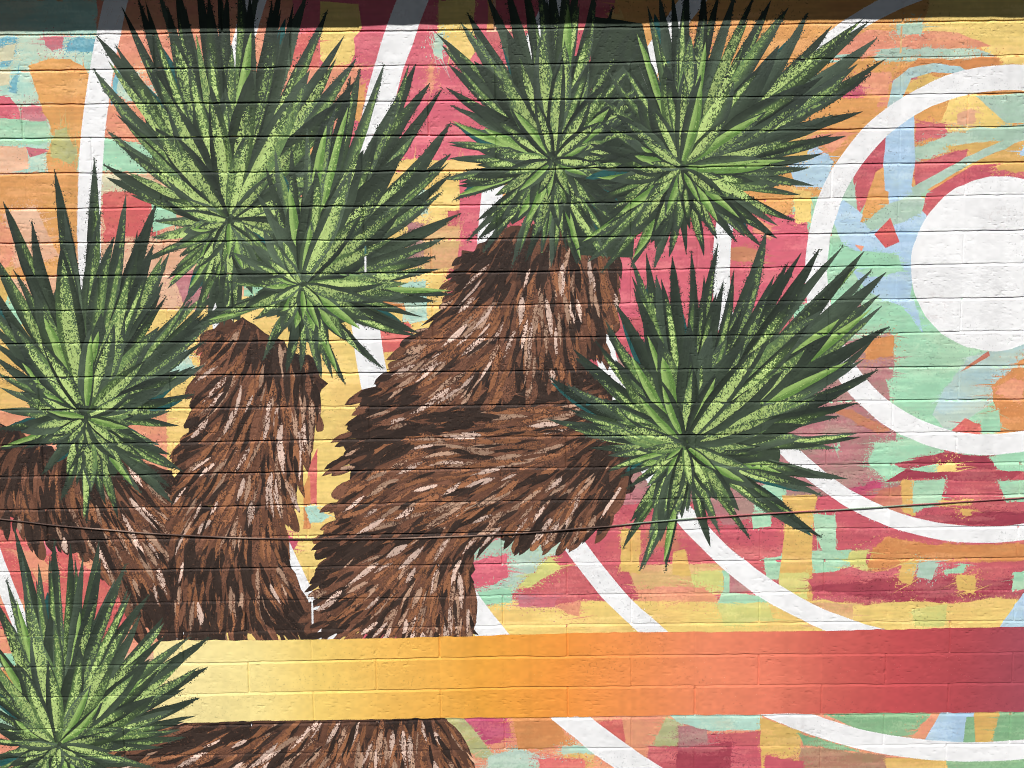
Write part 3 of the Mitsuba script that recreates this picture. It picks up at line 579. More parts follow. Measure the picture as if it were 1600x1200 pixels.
def white_paint(p, n, uv):
    g = smoothstep(0.70, 0.76, noise(p.x * 170, p.z * 150, 6)) * smoothstep(0.58, 0.72, fbm(p.x * 6, p.z * 10, 3))
    col = mikit.mix(mi.Color3f(0.87, 0.845, 0.835), mi.Color3f(0.62, 0.50, 0.47), 0.22 * g)
    return wear(p, col, 0.7)


def cable_paint(p, n, uv):
    t = noise(p.x * 7, 3, 1)
    a = mikit.mix(mi.Color3f(0.075, 0.038, 0.027), mi.Color3f(0.30, 0.19, 0.14), smoothstep(0.45, 0.9, t))
    b = mikit.mix(mi.Color3f(0.20, 0.26, 0.18), mi.Color3f(0.34, 0.10, 0.10), smoothstep(0.35, 0.6, noise(p.x * 6, 8, 2)))
    return mikit.mix(a, b, smoothstep(0.28, 0.42, p.x)) * (0.85 + 0.3 * noise(p.x * 90, p.z * 90, 3))


def asphalt_paint(p, n, uv):
    return mi.Color3f(0.030, 0.029, 0.028) * (0.7 + 0.6 * fbm(p.x * 30, p.y * 30, 1) + 0.25 * (noise(p.x * 300, p.y * 300, 2) - 0.5))


def timber_paint(p, n, uv):
    return mi.Color3f(0.10, 0.085, 0.075) * (0.7 + 0.6 * noise(p.x * 2, p.y * 60, p.z * 60))


def block_relief(p, n, uv):
    """The split and painted-over face of the blocks, in metres."""
    return 0.0006 * fbm(p.x * 95, p.z * 105, 1, octaves=3) + 0.0007 * noise(p.x * 26, p.z * 34, 2) - 0.0012 * smoothstep(0.74, 0.9, noise(p.x * 130, p.z * 150, 4)) * noise(p.x * 11, p.z * 15, 6)


def asphalt_relief(p, n, uv):
    return 0.003 * noise(p.x * 120, p.y * 120, 1)


def painted(fn, rough=0.72, spec=0.25, relief_fn=block_relief):
    return {'type': 'bumpmap', 'height': mikit.proc(relief_fn, eps=8e-4), 'scale': 1.0,
            'surface': {'type': 'principled', 'base_color': mikit.proc(fn), 'roughness': rough, 'specular': spec}}


scene['background_paint'] = painted(background_paint)
scene['leaf_paint'] = painted(leaf_paint)
scene['shag_paint'] = painted(shag_paint)
scene['trunk_paint'] = painted(trunk_ground)
scene['stripe_paint'] = painted(stripe_paint)
scene['white_paint'] = painted(white_paint)
scene['cable_paint'] = {'type': 'principled', 'base_color': mikit.proc(cable_paint), 'roughness': 0.6}
scene['asphalt'] = painted(asphalt_paint, 0.9, 0.2, asphalt_relief)
scene['timber'] = {'type': 'principled', 'base_color': mikit.proc(timber_paint), 'roughness': 0.85}

# ---------------------------------------------------------------- keys and labels
counts = {}


def numbered(name):
    i = counts.get(name, 0)
    counts[name] = i + 1
    return name if i == 0 else f'{name}_{i:03d}'


def tag(key, label=None, cat=None, group=None, kind=None):
    labels[key] = {k: v for k, v in (('label', label), ('category', cat), ('group', group), ('kind', kind)) if v}


# ---------------------------------------------------------------- ground and overhang
ground = trimesh.creation.box((400, 400, 0.2)); ground.apply_translation((0, 0, -0.1))
scene['ground'] = mikit.ply(ground, 'asphalt')
tag('ground', 'grey asphalt ground in front of the wall', 'ground', kind='structure')

# ---------------------------------------------------------------- block wall: blocks and mortar
tag('block_wall', 'painted wall of long low concrete blocks carrying the desert mural', 'wall')
VIEW_X, VIEW_ZT = 1.80, Z_TOP + 0.13
base = Soup()
quads = []
for c_ in range(K0, K1):
    zt, zb = Z_TOP - c_ * COURSE, Z_TOP - (c_ + 1) * COURSE
    quads.append((c_, zt, zb))
for c_, zt, zb in quads:
    q = np.array([[XL, zb], [XR, zb], [XR, zt], [XL, zt]])
    base.add(c_, q[[[0, 1, 2], [0, 2, 3]]], np.zeros((2, 3, 2)))
bp, buv, bid = cut(*base.pack())
bv, flip = raise_to_wall(bp, np.zeros(len(bp)))
bv[flip] = bv[flip][:, ::-1]
cen = bp.mean(1)
dz_top = (Z_TOP - bid * COURSE) - cen[:, 1]
in_slope = dz_top < LOW_EDGE                   # weathered mortar bed below each bed joint


def paint_uv(v, index):
    """Planar uv that also carries the paint's number."""
    return np.stack([v[..., 0] / 8 + 0.5, index + 0.05 + 0.9 * (v[..., 2] / 4)], -1)


def base_index(x, z):
    """Ground coat of a block by where it stands."""
    table = ['palemint', 'peach', 'salmon', 'mint', 'crim', 'orange', 'yellow']
    return NAMES.index(table[int(meshkit.noise(np.array([x * 0.9, z * 1.3, 2.0]), 4) * 6.999)])


perp = np.zeros(len(bp), bool)
block_of = np.zeros(len(bp), int)
for c_ in range(K0, K1):
    m = bid == c_
    jx = joints_x(c_)
    block_of[m] = np.searchsorted(jx, cen[m, 0])
    near = np.abs(cen[m, 0][:, None] - jx[None]).min(1) < 0.004
    perp[np.where(m)[0][near]] = True
mortar = in_slope | perp
mv = bv[mortar]
scene['block_wall__mortar'] = mikit.ply((mv.reshape(-1, 3), np.arange(3 * len(mv)).reshape(-1, 3)), 'background_paint', uv=paint_uv(mv.reshape(-1, 3), NAMES.index('peach')))
outer = []
for c_ in range(K0, K1):
    jx = np.concatenate([[XL], joints_x(c_), [XR]])
    jx = np.clip(jx, XL, XR)
    for b in range(len(jx) - 1):
        m = (bid == c_) & (block_of == b) & ~mortar
        if not m.any():
            continue
        v = bv[m]
        f = np.arange(3 * len(v)).reshape(-1, 3)
        flat = v.reshape(-1, 3)
        x0, x1, z0, z1 = flat[:, 0].min(), flat[:, 0].max(), flat[:, 2].min(), flat[:, 2].max()
        body = trimesh.creation.box((x1 - x0 - 0.002, 0.086, z1 - z0 - 0.006))
        body.apply_translation(((x0 + x1) / 2, 0.0435 + 0.004, (z0 + z1) / 2))
        allv = np.concatenate([flat, body.vertices]); allf = np.concatenate([f, body.faces + len(flat)])
        entry = (allv, allf, paint_uv(allv, base_index((x0 + x1) / 2, (z0 + z1) / 2)))
        if x1 < -VIEW_X or x0 > VIEW_X or z0 > VIEW_ZT:
            outer.append(entry)
        else:
            scene[numbered('block_wall__block')] = mikit.ply(entry[:2], 'background_paint', uv=entry[2])
n0, vs, fs, us = 0, [], [], []
for v, f, u in outer:
    vs.append(v); fs.append(f + n0); us.append(u); n0 += len(v)
scene['block_wall__outer_block'] = mikit.ply((np.concatenate(vs), np.concatenate(fs)), 'background_paint', uv=np.concatenate(us))
tag('block_wall__outer_block', kind='stuff')
core = trimesh.creation.box((XR - XL, 0.05, Z_TOP + 4 * COURSE)); core.apply_translation((0, 0.035, core.extents[2] / 2))
scene['block_wall__mortar_core'] = mikit.ply(core, 'timber')
# the overhang above the frame whose shade crosses the top of the mural
N = 260
ex = np.linspace(XL, XR, N)
g = np.random.default_rng(3)
drip = 0.0014 * smooth_rand(N, 2, 42) * np.linspace(0.6, 1.6, N) + 0.0012 * smooth_rand(N, 6, 43)
EAVE_OUT, EAVE_Z = 0.12, Z_TOP + 0.0115 + 0.12 * 1.7
zb = EAVE_Z + 0.0028 * ex + drip
sec = []
for i in range(N):
    sec.append([(ex[i], 0.05, zb[i] + 0.02), (ex[i], -EAVE_OUT + 0.02, zb[i] + 0.02), (ex[i], -EAVE_OUT + 0.02, zb[i]), (ex[i], -EAVE_OUT, zb[i]), (ex[i], -EAVE_OUT, zb[i] + 0.15), (ex[i], 0.05, zb[i] + 0.17)])
sec = np.array(sec)
ev = sec.reshape(-1, 3)
ef = []
for i in range(N - 1):
    for k in range(6):
        a, b = i * 6 + k, i * 6 + (k + 1) % 6
        ef += [[a, b, b + 6], [a, b + 6, a + 6]]
for o in (0, (N - 1) * 6):
    ef += [[o, o + 1, o + 5], [o + 1, o + 4, o + 5], [o + 1, o + 2, o + 4], [o + 2, o + 3, o + 4]]
eave = trimesh.Trimesh(ev, ef, process=False); trimesh.repair.fix_normals(eave)
scene['block_wall__roof_overhang'] = mikit.ply(eave, 'timber')

# ---------------------------------------------------------------- the mural: every painted stroke is a flat shape in wall millimetres
strokes = []      # (key, bsdf, outline polygon, triangles, uv)


def stroke(key, bsdf, poly, tri, uv):
    strokes.append((key, bsdf, poly, np.asarray(tri, float), np.asarray(uv, float)))


def fill(poly):
    """Triangles of a polygon (possibly in pieces)."""
    out = []
    for g_ in getattr(poly, 'geoms', [poly]):
        if g_.geom_type != 'Polygon' or g_.area < 1e-7:
            continue
        v, f = trimesh.creation.triangulate_polygon(g_, engine='earcut')
        out.append(np.asarray(v)[np.asarray(f)])
    return np.concatenate(out) if out else np.zeros((0, 3, 2))


def wavy(points, amp, step, r, wave=0.02):
    """The outline of a painted area: its traced corners, with the unevenness of a hand-held brush."""
    p = np.array(points, float) / 1000
    q = np.roll(p, -1, 0)
    out = []
    for a, b in zip(p, q):
        n = max(1, int(np.linalg.norm(b - a) / step))
        t = np.arange(n)[:, None] / n
        out.append(a + (b - a) * t)
    out = np.concatenate(out)
    d = np.roll(out, -1, 0) - np.roll(out, 1, 0)
    d /= np.linalg.norm(d, axis=1, keepdims=True) + 1e-9
    nrm = np.stack([d[:, 1], -d[:, 0]], 1)
    k = max(1, int(wave / step))
    off = smooth_rand(len(out), k, int(r.integers(1 << 30))) * amp + smooth_rand(len(out), 1, int(r.integers(1 << 30))) * amp * 0.45
    poly = Polygon(out + nrm * off[:, None])
    return poly if poly.is_valid else poly.buffer(0)


def flecks(poly, r, per_m, spread, size):
    """Dry-brush flecks beside the edge of a painted area."""
    tri = []
    for g_ in getattr(poly, 'geoms', [poly]):
        if g_.geom_type != 'Polygon':
            continue
        ring = g_.exterior
        n = int(ring.length * per_m)
        if n == 0:
            continue
        keep = np.repeat(r.random(max(1, n // 14) + 1) < 0.5, 14)[:n]          # flecks come in runs along the edge
        s = np.sort(r.random(n)) * ring.length
        pts = shapely.get_coordinates(shapely.line_interpolate_point(ring, s))[keep[:n]] if keep.any() else np.zeros((0, 2))
        off = np.abs(r.normal(0, spread, len(pts)))[:, None] * (lambda a: np.stack([np.cos(a), np.sin(a)], 1))(r.uniform(0, 2 * np.pi, len(pts)))
        c_ = pts + off
        a = r.uniform(0, 2 * np.pi, len(pts))
        w, h = r.uniform(0.5, 1.3, len(pts)) * size, r.uniform(0.4, 0.9, len(pts)) * size
        e1, e2 = np.stack([np.cos(a), np.sin(a)], 1) * w[:, None], np.stack([-np.sin(a), np.cos(a)], 1) * h[:, None]
        tri += [np.stack([c_ - e1, c_ - e2 * .9, c_ + e1], 1), np.stack([c_ - e1, c_ + e1, c_ + e2], 1)]
    return np.concatenate(tri) if tri else np.zeros((0, 3, 2))


pr = np.random.default_rng(11)


def bristles(poly, r, amount):
    """Thin streaks where a half-dry brush ran past the edge of a painted area."""
    x0, z0, x1, z1 = poly.bounds
    w, h = x1 - x0, z1 - z0
    main = math.atan2(h, w) * r.choice([-1, 1]) * r.uniform(0, 0.35) + (0 if w > h * 0.8 else math.pi / 2)
    n = int(min(90, amount * (w + h) * 60))
    tri = []
    ring = max(getattr(poly, 'geoms', [poly]), key=lambda g_: g_.area).exterior
    s = r.random(n) * ring.length
    pts = shapely.get_coordinates(shapely.line_interpolate_point(ring, s))
    for q in pts:
        a = main + r.normal(0, 0.10)
        L, wd = r.uniform(0.012, 0.05) * (0.6 + amount), r.uniform(0.0012, 0.0042)
        d, nn = np.array([math.cos(a), math.sin(a)]), np.array([-math.sin(a), math.cos(a)])
        p0, p1 = q - d * L, q + d * L
        m_ = (p0 + p1) / 2
        tri += [[p0, m_ - nn * wd / 2, m_ + nn * wd / 2], [p1, m_ + nn * wd / 2, m_ - nn * wd / 2]]
    return np.array(tri).reshape(-1, 3, 2)


for colour, pts, rough in PATCHES:
    poly = wavy(pts, (0.0007, 0.0016, 0.0030)[rough], 0.010, pr, 0.03)
    tri = fill(poly)
    if rough:
        tri = np.concatenate([tri, bristles(poly, pr, (0, 0.45, 1.0)[rough]), flecks(poly, pr, (0, 650, 2000)[rough], (0, 0.007, 0.019)[rough], 0.0024)])
    i = NAMES.index(colour)
    uv = np.stack([tri[..., 0] / 8 + 0.5, i + 0.05 + 0.9 * tri[..., 1] / 4], -1)
    stroke(numbered('block_wall__paint_patch'), 'background_paint', poly.buffer(0.03 if rough == 2 else 0.012), tri, uv)

# the mural goes on past the frame in the same large patches
for _ in range(110):
    side = pr.choice([-1, 1, 0], p=[.38, .38, .24])
    cx, cz = (side * pr.uniform(1.75, 3.2), pr.uniform(0.1, 2.7)) if side else (pr.uniform(-1.6, 1.6), pr.uniform(0.02, 0.10))
    w_, h_, t_ = pr.uniform(0.10, 0.34), pr.uniform(0.03, 0.13), pr.uniform(-0.5, 0.5)
    q = np.array([(-w_, -h_), (w_ * .8, -h_ * .9), (w_, h_ * .7), (-w_ * .7, h_)]) * (1 if side else 0.6)
    q = np.stack([q[:, 0] * math.cos(t_) - q[:, 1] * math.sin(t_) + cx, q[:, 0] * math.sin(t_) + q[:, 1] * math.cos(t_) + cz], 1)
    i = NAMES.index(['mint', 'salmon', 'orange', 'crim', 'yellow', 'peach', 'pink', 'lblue', 'greymint', 'gold'][int(pr.integers(10))])
    poly = wavy(q * 1000, 0.0025, 0.012, pr, 0.03)
    tri = np.concatenate([fill(poly), bristles(poly, pr, 0.6), flecks(poly, pr, 500, 0.012, 0.0024)])
    stroke('block_wall__outer_paint', 'background_paint', poly.buffer(0.02), tri, np.stack([tri[..., 0] / 8 + 0.5, i + 0.05 + 0.9 * tri[..., 1] / 4], -1))
tag('block_wall__outer_paint', kind='stuff')

# rings and disc
sc = np.array(SUN_CENTRE) / 1000


def ring_poly(r0, r1, seed):
    a = np.linspace(0, 2 * np.pi, max(120, int(r1 / 6)), endpoint=False)
    e = 0.0009 * smooth_rand(len(a), 2, seed), 0.0009 * smooth_rand(len(a), 2, seed + 1)
    out = sc + np.stack([np.cos(a), np.sin(a)], 1) * (r1 / 1000 + e[0])[:, None]
    inn = sc + np.stack([np.cos(a), np.sin(a)], 1) * (r0 / 1000 + e[1])[:, None] if r0 else None
    poly = Polygon(out, [inn] if r0 else None)
    return poly.intersection(shapely.box(XL, 0.0, XR, Z_TOP + 4 * COURSE))


RING_LABELS = ['smallest white painted ring, around the white disc', 'second white painted ring out from the white disc', 'third white painted ring out, ending on the red end of the stripe',
               'fourth white painted ring out, meeting the stripe below the lowest right rosette', 'fifth white painted ring out, running beside the main shaggy trunk base',
               'sixth white painted ring out, showing between the two shaggy trunks', 'broad white painted band left of the upper left rosettes', 'outermost white painted ring, a sliver at the left edge']
for i, (r0, r1) in enumerate(RINGS):
    poly = ring_poly(r0, r1, 60 + 2 * i)
    tri = np.concatenate([fill(poly), flecks(poly, pr, 60, 0.003, 0.0022)])
    key = numbered('painted_ring')
    tag(key, RING_LABELS[i], 'painted ring', 'concentric white rings of the mural')
    stroke(key, 'white_paint', poly.buffer(0.006), tri, np.stack([tri[..., 0] / 8 + 0.5, tri[..., 1] / 4], -1))
poly = ring_poly(0, DISC, 90)
tri = fill(poly)
tag('painted_disc', 'solid white painted disc at the right edge of the wall', 'painted circle')
stroke('painted_disc', 'white_paint', poly, tri, np.stack([tri[..., 0] / 8 + 0.5, tri[..., 1] / 4], -1))

# ribbons: one brush stroke each
seed_count = [0]


def ribbon(a, b, width, profile, style, bend=0.0, r=None, n=9, mid=None):
    """(polygon, triangles, uv) of a tapering stroke from a to b; profile: (u, half width) pairs."""
    a, b = np.asarray(a, float), np.asarray(b, float)
    L = np.linalg.norm(b - a)
    d = (b - a) / max(L, 1e-9)
    nrm = np.array([-d[1], d[0]])
    u = np.linspace(0, 1, n)
    w = np.interp(u, [q[0] for q in profile], [q[1] for q in profile]) * width / 2
    cen_ = a + d * (u * L)[:, None] + nrm * (bend * L * 4 * u * (1 - u))[:, None] if mid is None else (a * ((1 - u) ** 2)[:, None] + 2 * np.asarray(mid) * (u * (1 - u))[:, None] + b * (u ** 2)[:, None])
    j = (r.normal(0, 0.0007, (2, n)) if r is not None else np.zeros((2, n)))
    j[:, -1] = 0
    lo, hi = cen_ - nrm * (w + j[0])[:, None], cen_ + nrm * (w + j[1])[:, None]
    seed_count[0] = (seed_count[0] + 1) % 250
    s = seed_count[0]
    U = s + 0.01 + 0.98 * u
    tri, uv = [], []
    V0, V1 = style + 0.02, style + 0.98
    for k in range(n - 1):
        tri += [[lo[k], lo[k + 1], hi[k + 1]], [lo[k], hi[k + 1], hi[k]]]
        uv += [[(U[k], V0), (U[k + 1], V0), (U[k + 1], V1)], [(U[k], V0), (U[k + 1], V1), (U[k], V1)]]
    poly = Polygon(np.concatenate([lo, hi[::-1]])).buffer(0)
    return poly, np.array(tri), np.array(uv)


def add_flecks(tri, uv, poly, r, per_m, spread, size):
    e = flecks(poly, r, per_m, spread, size)
    if len(e) == 0:
        return tri, uv
    return np.concatenate([tri, e]), np.concatenate([uv, np.broadcast_to(uv[0, 0] * 0 + np.floor(uv[0, 0]) + [0.95, 0.5], e.shape)])


DAGGER = [(0, .35), (.12, .62), (.4, 1), (.62, .86), (.8, .55), (.93, .30), (1, .03)]
STRIP = [(0, .40), (.15, .8), (.4, 1), (.7, .82), (.9, .40), (1, 0)]
tr = np.random.default_rng(23)


def rosette(tree, name):
    c_, tips = TIPS[name]
    c_ = np.array(c_) / 1000
    tips = np.array(tips) / 1000
    crown = numbered(f'{tree}__rosette')
    r = np.random.default_rng(sum(map(ord, name)) * 31)
    d = tips - c_
    ang, rad = np.arctan2(d[:, 1], d[:, 0]), np.linalg.norm(d, axis=1)
    o = np.argsort(ang)
    ang, rad = ang[o], rad[o]

    def reach(a):
        return np.interp(a, np.concatenate([ang - 2 * np.pi, ang, ang + 2 * np.pi]), np.tile(rad, 3))

    aa = np.linspace(-np.pi, np.pi, 90, endpoint=False)
    rr = np.array([reach(a) for a in aa])
    rr = np.convolve(np.tile(rr, 3), np.ones(7) / 7, 'same')[90:180] * (0.53 + 0.08 * smooth_rand(90, 2, 5 + len(tips)))
    under = Polygon(c_ + np.stack([np.cos(aa), np.sin(aa)], 1) * rr[:, None]).buffer(0)
    if name in FILL:
        under = under.union(Polygon(np.array(FILL[name]) / 1000).buffer(0.012).buffer(-0.004))
    t = fill(under)
    stroke(crown, 'leaf_paint', under, t, np.broadcast_to([200.01, 0.5], t.shape) + t * 0.0001)

    leaves = []

    def leaf(a, L, w, style, start=0.0, profile=DAGGER, n=9, fleck=0, new=True):
        """One painted leaf, or (new=False) a further stroke on the last one."""
        e = np.array([np.cos(a), np.sin(a)])
        bend = r.normal(0, 0.020) - 0.016 * np.cos(a)
        p_, tri, uv = ribbon(c_ + e * start, c_ + e * L, w, profile, style, bend, r, n)
        if fleck:
            tri, uv = add_flecks(tri, uv, p_, r, fleck, 0.0052, 0.0024)
            p_ = p_.buffer(0.005)
        if new:
            leaves.append([])
        leaves[-1].append((L * w, p_, tri, uv))

    order = r.permutation(len(ang))
    for i in order:                                            # a touch of teal underpainting beside some leaves
        if r.random() < 0.14:
            leaf(ang[i] + r.normal(0, 0.03), rad[i] * r.uniform(0.8, 0.98), 0.034 + 0.05 * rad[i], 4, rad[i] * 0.3)
    for i in order[np.argsort(-rad[order] + r.normal(0, 0.06, len(order)))]:
        leaf(ang[i], rad[i], 0.015 + 0.048 * rad[i] * r.uniform(0.6, 1.35), 0, rad[i] * r.uniform(0.12, 0.3), fleck=560 if r.random() < 0.8 else 0)
        if r.random() < (0.62 if math.sin(ang[i]) > 0.1 else 0.8):   # a lit strip down it
            L = rad[i] * r.uniform(0.70, 1.0)
            leaf(ang[i] + r.choice([-1, 1]) * 0.025, L, 0.010 + 0.030 * rad[i] * r.uniform(0.6, 1.4), r.choice([1, 1, 2, 3], p=[.25, .2, .37, .18]), rad[i] * r.uniform(0.15, 0.35), STRIP, new=False)
    # inner leaves, then the shorter front ones
    n = int(len(ang) * 0.52)
    a0 = r.uniform(0, 6.28)
    for k in r.permutation(n):
        a = (a0 + 2 * np.pi * k / n + r.normal(0, 0.05) + np.pi) % (2 * np.pi) - np.pi
        R = reach(a)
        leaf(a, R * r.uniform(0.5, 0.8), 0.022 + 0.088 * R, 0, R * r.uniform(.05, .14))
        leaf(a + r.normal(0, .015), R * r.uniform(0.46, 0.74), 0.011 + 0.043 * R * r.uniform(.6, 1.3), r.choice([1, 2, 3], p=[.2, .58, .22]), R * r.uniform(0.07, 0.2), STRIP, new=False)
    n = int(len(ang) * 0.30)
    a0 = r.uniform(0, 6.28)
    for k in r.permutation(n):
        a = (a0 + 2 * np.pi * k / n + r.normal(0, 0.08) + np.pi) % (2 * np.pi) - np.pi
        R = reach(a)
        L = R * r.uniform(0.3, 0.55)
        leaf(a, L * 1.05, 0.020 + 0.13 * L, 0, R * .02, n=7)
        leaf(a + r.normal(0, .02), L, 0.010 + 0.060 * L, r.choice([2, 3], p=[.7, .3]), L * r.uniform(0.06, 0.2), STRIP, 7, new=False)
    few = sorted(range(len(leaves)), key=lambda i: -leaves[i][0][0])[:LEAVES_MOST[tree]]
    rest = f'{crown}__small_leaf'
    if len(leaves) > len(few):
        tag(rest, kind='stuff')
    few = set(few)
    for i, parts in enumerate(leaves):
        k_ = numbered(f'{crown}__leaf') if i in few else rest
        for _, p_, tri, uv in parts:
            stroke(k_, 'leaf_paint', p_, tri, uv)


LEAVES_MOST = {'painted_joshua_tree': 100, 'painted_joshua_tree_001': 150, 'painted_joshua_tree_002': 300, 'painted_yucca': 300}


def trunk(tree, name, spacing=0.047, part='trunk'):
    outline, flow = TRUNKS[name]
    poly = wavy(outline, 0.006, 0.02, tr)
    key = f'{tree}__{part}'
    t = fill(poly)
    stroke(key, 'trunk_paint', poly, t, np.stack([t[..., 0] / 8 + .5, t[..., 1] / 4], -1))
    fl = np.array(flow, float)
    fx, fd, lt = fl[:, :2] / 1000, fl[:, 2:4], fl[:, 4]

    def field(p_):
        w = 1 / (np.sum((fx - p_) ** 2, 1) + 0.0006) ** 1.4
        v = (fd * w[:, None]).sum(0)
        return v / (np.linalg.norm(v) + 1e-9), (lt * w).sum() / w.sum()

    r = np.random.default_rng(len(name) * 77 + 5)
    x0, z0, x1, z1 = poly.bounds
    inner = poly.buffer(-0.004)
    outer = poly.buffer(0.020)
    shapely.prepare(outer)
    made = []

    def lay(step, kinds, probs, wscale, lscale, lit=False, zone=0.0, within=None):
        pts = [(x, z) for x in np.arange(x0, x1, step) for z in np.arange(z0, z1, step)]
        pts = np.array(pts) + r.uniform(-0.5, 0.5, (len(pts), 2)) * step
        pts = pts[shapely.contains_xy(inner, pts[:, 0], pts[:, 1])]
        for p_ in pts[r.permutation(len(pts))]:
            if within is not None and not shapely.contains_xy(within, *p_):
                continue
            d, l = field(p_)
            if lit and shade_area is not None and shapely.contains_xy(shade_area, *p_) and r.random() < 0.8:
                continue
            if lit and r.random() > 1.2 * l ** 1.5:
                continue
            a = r.normal(0, 0.16)
            d = np.array([d[0] * math.cos(a) - d[1] * math.sin(a), d[0] * math.sin(a) + d[1] * math.cos(a)])
            L = r.uniform(0.085, 0.17) * lscale
            d2, _ = field(p_ + d * L)
            end = p_ + d * L * 0.55 + d2 * L * 0.45
            if not shapely.contains_xy(outer, *end):
                end = p_ + (end - p_) * r.uniform(0.4, 0.75)
            w = r.uniform(0.016, 0.030) * wscale
            kind = int(r.choice(kinds, p=probs))
            shade = 2.2 * (meshkit.fbm(np.array([p_[0] * 7, p_[1] * 9, 3.0]), 2, 5) - 0.5) + 0.7 * (0.35 - l)
            if l < 0.09 and r.random() < 0.7:
                kind = 0
            if zone and shade * zone + r.normal(0, 0.10) > 0.24:
                kind = 0 if r.random() < 0.8 else 1
            elif zone and shade < -0.12 and kind == 0 and r.random() < 0.6:
                kind = 2
            made.append((L * w, *ribbon(p_, end, w, [(0, .3), (.22, .85), (.48, 1), (.78, .50), (1, 0)], kind, 0, r, 6, p_ + d * L * 0.5)))

    shades = [Polygon(np.array(q) / 1000) for q in SHADES.get(name, [])]
    shade_area = shapely.union_all(shades).buffer(0) if shades else None
    lay(spacing * 1.05, [0, 1], [.28, .72], 1.5, 1.2, zone=0.4)
    lay(spacing * 0.88, [0, 1, 2, 3], [.12, .44, .38, .06], 1.05, 1.05, zone=0.7)
    lay(spacing * 0.84, [0, 1, 2, 3], [.17, .31, .38, .14], 0.72, 0.85, zone=0.65)
    if shade_area is not None:
        lay(spacing * 0.58, [0, 1], [.84, .16], 0.90, 0.85, within=shade_area)
    lay(spacing * 0.98, [2, 3, 4], [.14, .42, .44], 0.80, 0.78, True)
    lay(spacing * 1.05, [0, 2, 3, 4], [.36, .22, .16, .26], 0.56, 0.72, True)
    big = set(np.argsort([-m[0] for m in made])[:300])
    rest = f'{key}__small_dead_leaf'
    for i, (_, p_, tri, uv) in enumerate(made):
        stroke(numbered(f'{key}__dead_leaf') if i in big else rest, 'shag_paint', p_, tri, uv)
    if len(made) > 300:
        tag(rest, kind='stuff')


TREES = [('painted_joshua_tree', 'large painted Joshua tree with three green rosettes and a leaning shaggy brown trunk', 'CDE', 'main'),
         ('painted_joshua_tree_001', 'painted Joshua tree with two overlapping rosettes on a narrow upright shaggy trunk', 'AB', 'mid'),
         ('painted_joshua_tree_002', 'painted Joshua tree cut by the left edge, one spiky rosette above a dark trunk', 'F', 'left')]
for key, label, _, tk in TREES[::-1]:
    trunk(key, tk)
    if tk == 'main':
        trunk(key, 'upper', part='branch')
tag('painted_trunk_base', 'shaggy brown painted trunk base below the yellow end of the stripe', 'painted trunk')
trunk('painted_trunk_base', 'base')
poly = wavy(STRIPE, 0.0007, 0.02, pr)
tri = fill(poly)
tag('painted_stripe', 'broad painted stripe fading from pale yellow through orange to dark red', 'painted stripe')
stroke('painted_stripe', 'stripe_paint', poly, tri, np.stack([tri[..., 0] / 8 + .5, tri[..., 1] / 4], -1))
for key, label, rs, tk in TREES[::-1]:
    tag(key, label, 'painted tree', 'painted Joshua trees of the mural')
    for q in rs:
        rosette(key, q)
tag('painted_yucca', 'painted spiky green rosette in the lower left corner, in front of the stripe', 'painted plant')
rosette('painted_yucca', 'G')

# white undercoat left showing in a few perpends
for (x_, z0_, z1_), under in BARE_JOINTS:
    w_ = 0.0032
    q = Polygon([(x_ - w_, z0_), (x_ + w_ * 0.8, z0_ + 0.004), (x_ + w_, z1_), (x_ - w_ * 0.7, z1_ - 0.003)])
    t_ = fill(q)
    if under == 'drip':
        q = q.buffer(-0.0008)
        stroke(numbered('block_wall__paint_drip'), 'white_paint', q, fill(q), fill(q) * 0.1)
    elif under == 'white':
        stroke(numbered('block_wall__bare_joint'), 'white_paint', q, t_, t_ * 0.1)
    else:
        stroke(numbered('block_wall__bare_joint'), 'background_paint', q, t_, np.stack([t_[..., 0] / 8 + .5, NAMES.index(under) + .05 + .9 * t_[..., 1] / 4], -1))

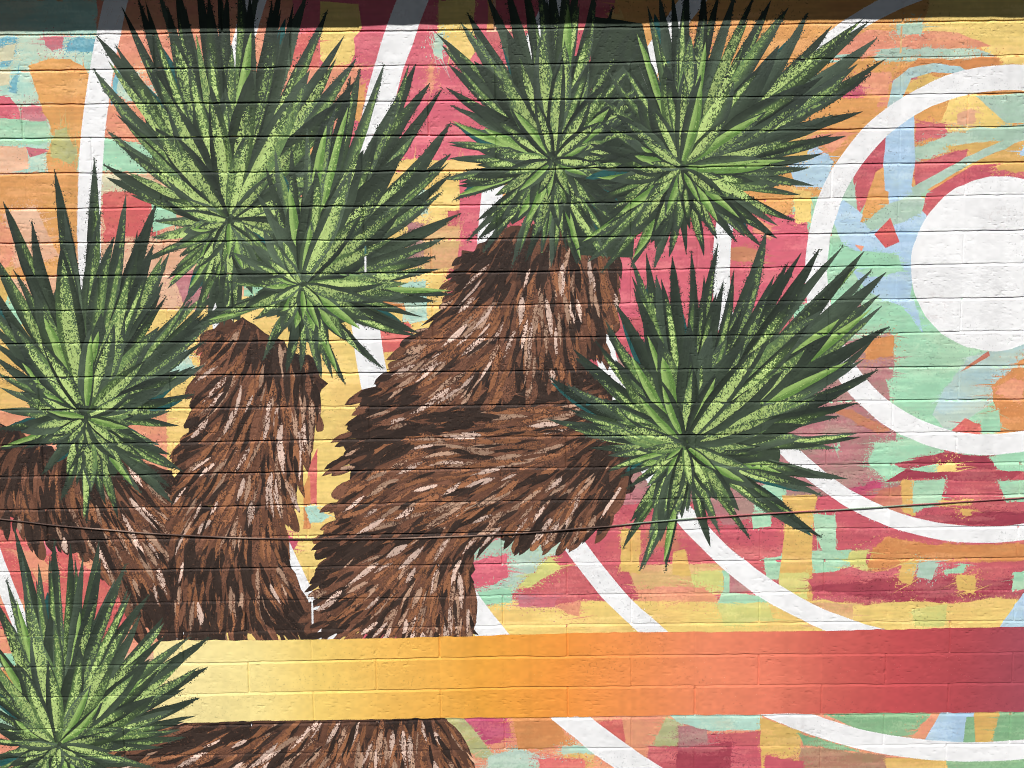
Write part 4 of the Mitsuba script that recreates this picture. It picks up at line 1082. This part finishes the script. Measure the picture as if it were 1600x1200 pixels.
# order the coats: each stroke lies just proud of all it covers
polys = np.array([s[2] for s in strokes], dtype=object)
tree_ = shapely.STRtree(polys)
ia, ib = tree_.query(polys, predicate='intersects')
m = ib < ia
ia, ib = ia[m], ib[m]
o = np.argsort(ia, kind='stable')
ia, ib = ia[o], ib[o]
layer = np.zeros(len(strokes), int)
starts = np.searchsorted(ia, np.arange(len(strokes) + 1))
for i in range(len(strokes)):
    below = ib[starts[i]:starts[i + 1]]
    layer[i] = 1 + (layer[below].max() if len(below) else 0)
COAT = 0.000006
soup = Soup()
for i, (_, _, _, tri, uv) in enumerate(strokes):
    soup.add(i, tri, uv)
sp, suv, sid = cut(*soup.pack())
v3, flip = raise_to_wall(sp, layer[sid] * COAT)
v3[flip] = v3[flip][:, ::-1]
suv[flip] = suv[flip][:, ::-1]
o = np.argsort(sid, kind='stable')
v3, suv, sid = v3[o], suv[o], sid[o]
at = np.searchsorted(sid, np.arange(len(strokes) + 1))
pieces = {}
for i, (key, bsdf, *_r) in enumerate(strokes):
    if at[i + 1] > at[i]:
        pieces.setdefault(key, (bsdf, []))[1].append(slice(at[i], at[i + 1]))
for key, (bsdf, sl) in pieces.items():
    v = np.concatenate([v3[s_] for s_ in sl]).reshape(-1, 3)
    u = np.concatenate([suv[s_] for s_ in sl]).reshape(-1, 2)
    scene[key] = mikit.ply((v, np.arange(len(v)).reshape(-1, 3)), bsdf, uv=u)
for key in [k for k in labels if k.startswith('painted') and '__' in k]:
    if key not in scene:
        del labels[key]

# ---------------------------------------------------------------- cable stapled along the wall
cp_ = np.array(CABLE, float) / 1000
xs = np.linspace(cp_[0, 0], cp_[-1, 0], 220)
zs = np.interp(xs, cp_[:, 0], cp_[:, 1])
zs = np.convolve(np.pad(zs, 6, 'edge'), np.ones(13) / 13, 'valid') + 0.0006 * smooth_rand(len(xs), 3, 77)
R = 0.0021
ang8 = np.linspace(0, 2 * np.pi, 8, endpoint=False)
ring = np.stack([0 * ang8, np.cos(ang8) * R, np.sin(ang8) * R], 1)
cv = np.concatenate([np.array([x, -0.0019, z]) + ring for x, z in zip(xs, zs)])
cf = []
for i in range(len(xs) - 1):
    for k in range(8):
        a, b = i * 8 + k, i * 8 + (k + 1) % 8
        cf += [[a, b, b + 8], [a, b + 8, a + 8]]
cable = trimesh.Trimesh(cv, cf, process=False); trimesh.repair.fix_normals(cable)
scene['cable'] = mikit.ply(cable, 'cable_paint', smooth=40)
tag('cable', 'thin painted-over cable sagging across the wall below the rosettes', 'cable')
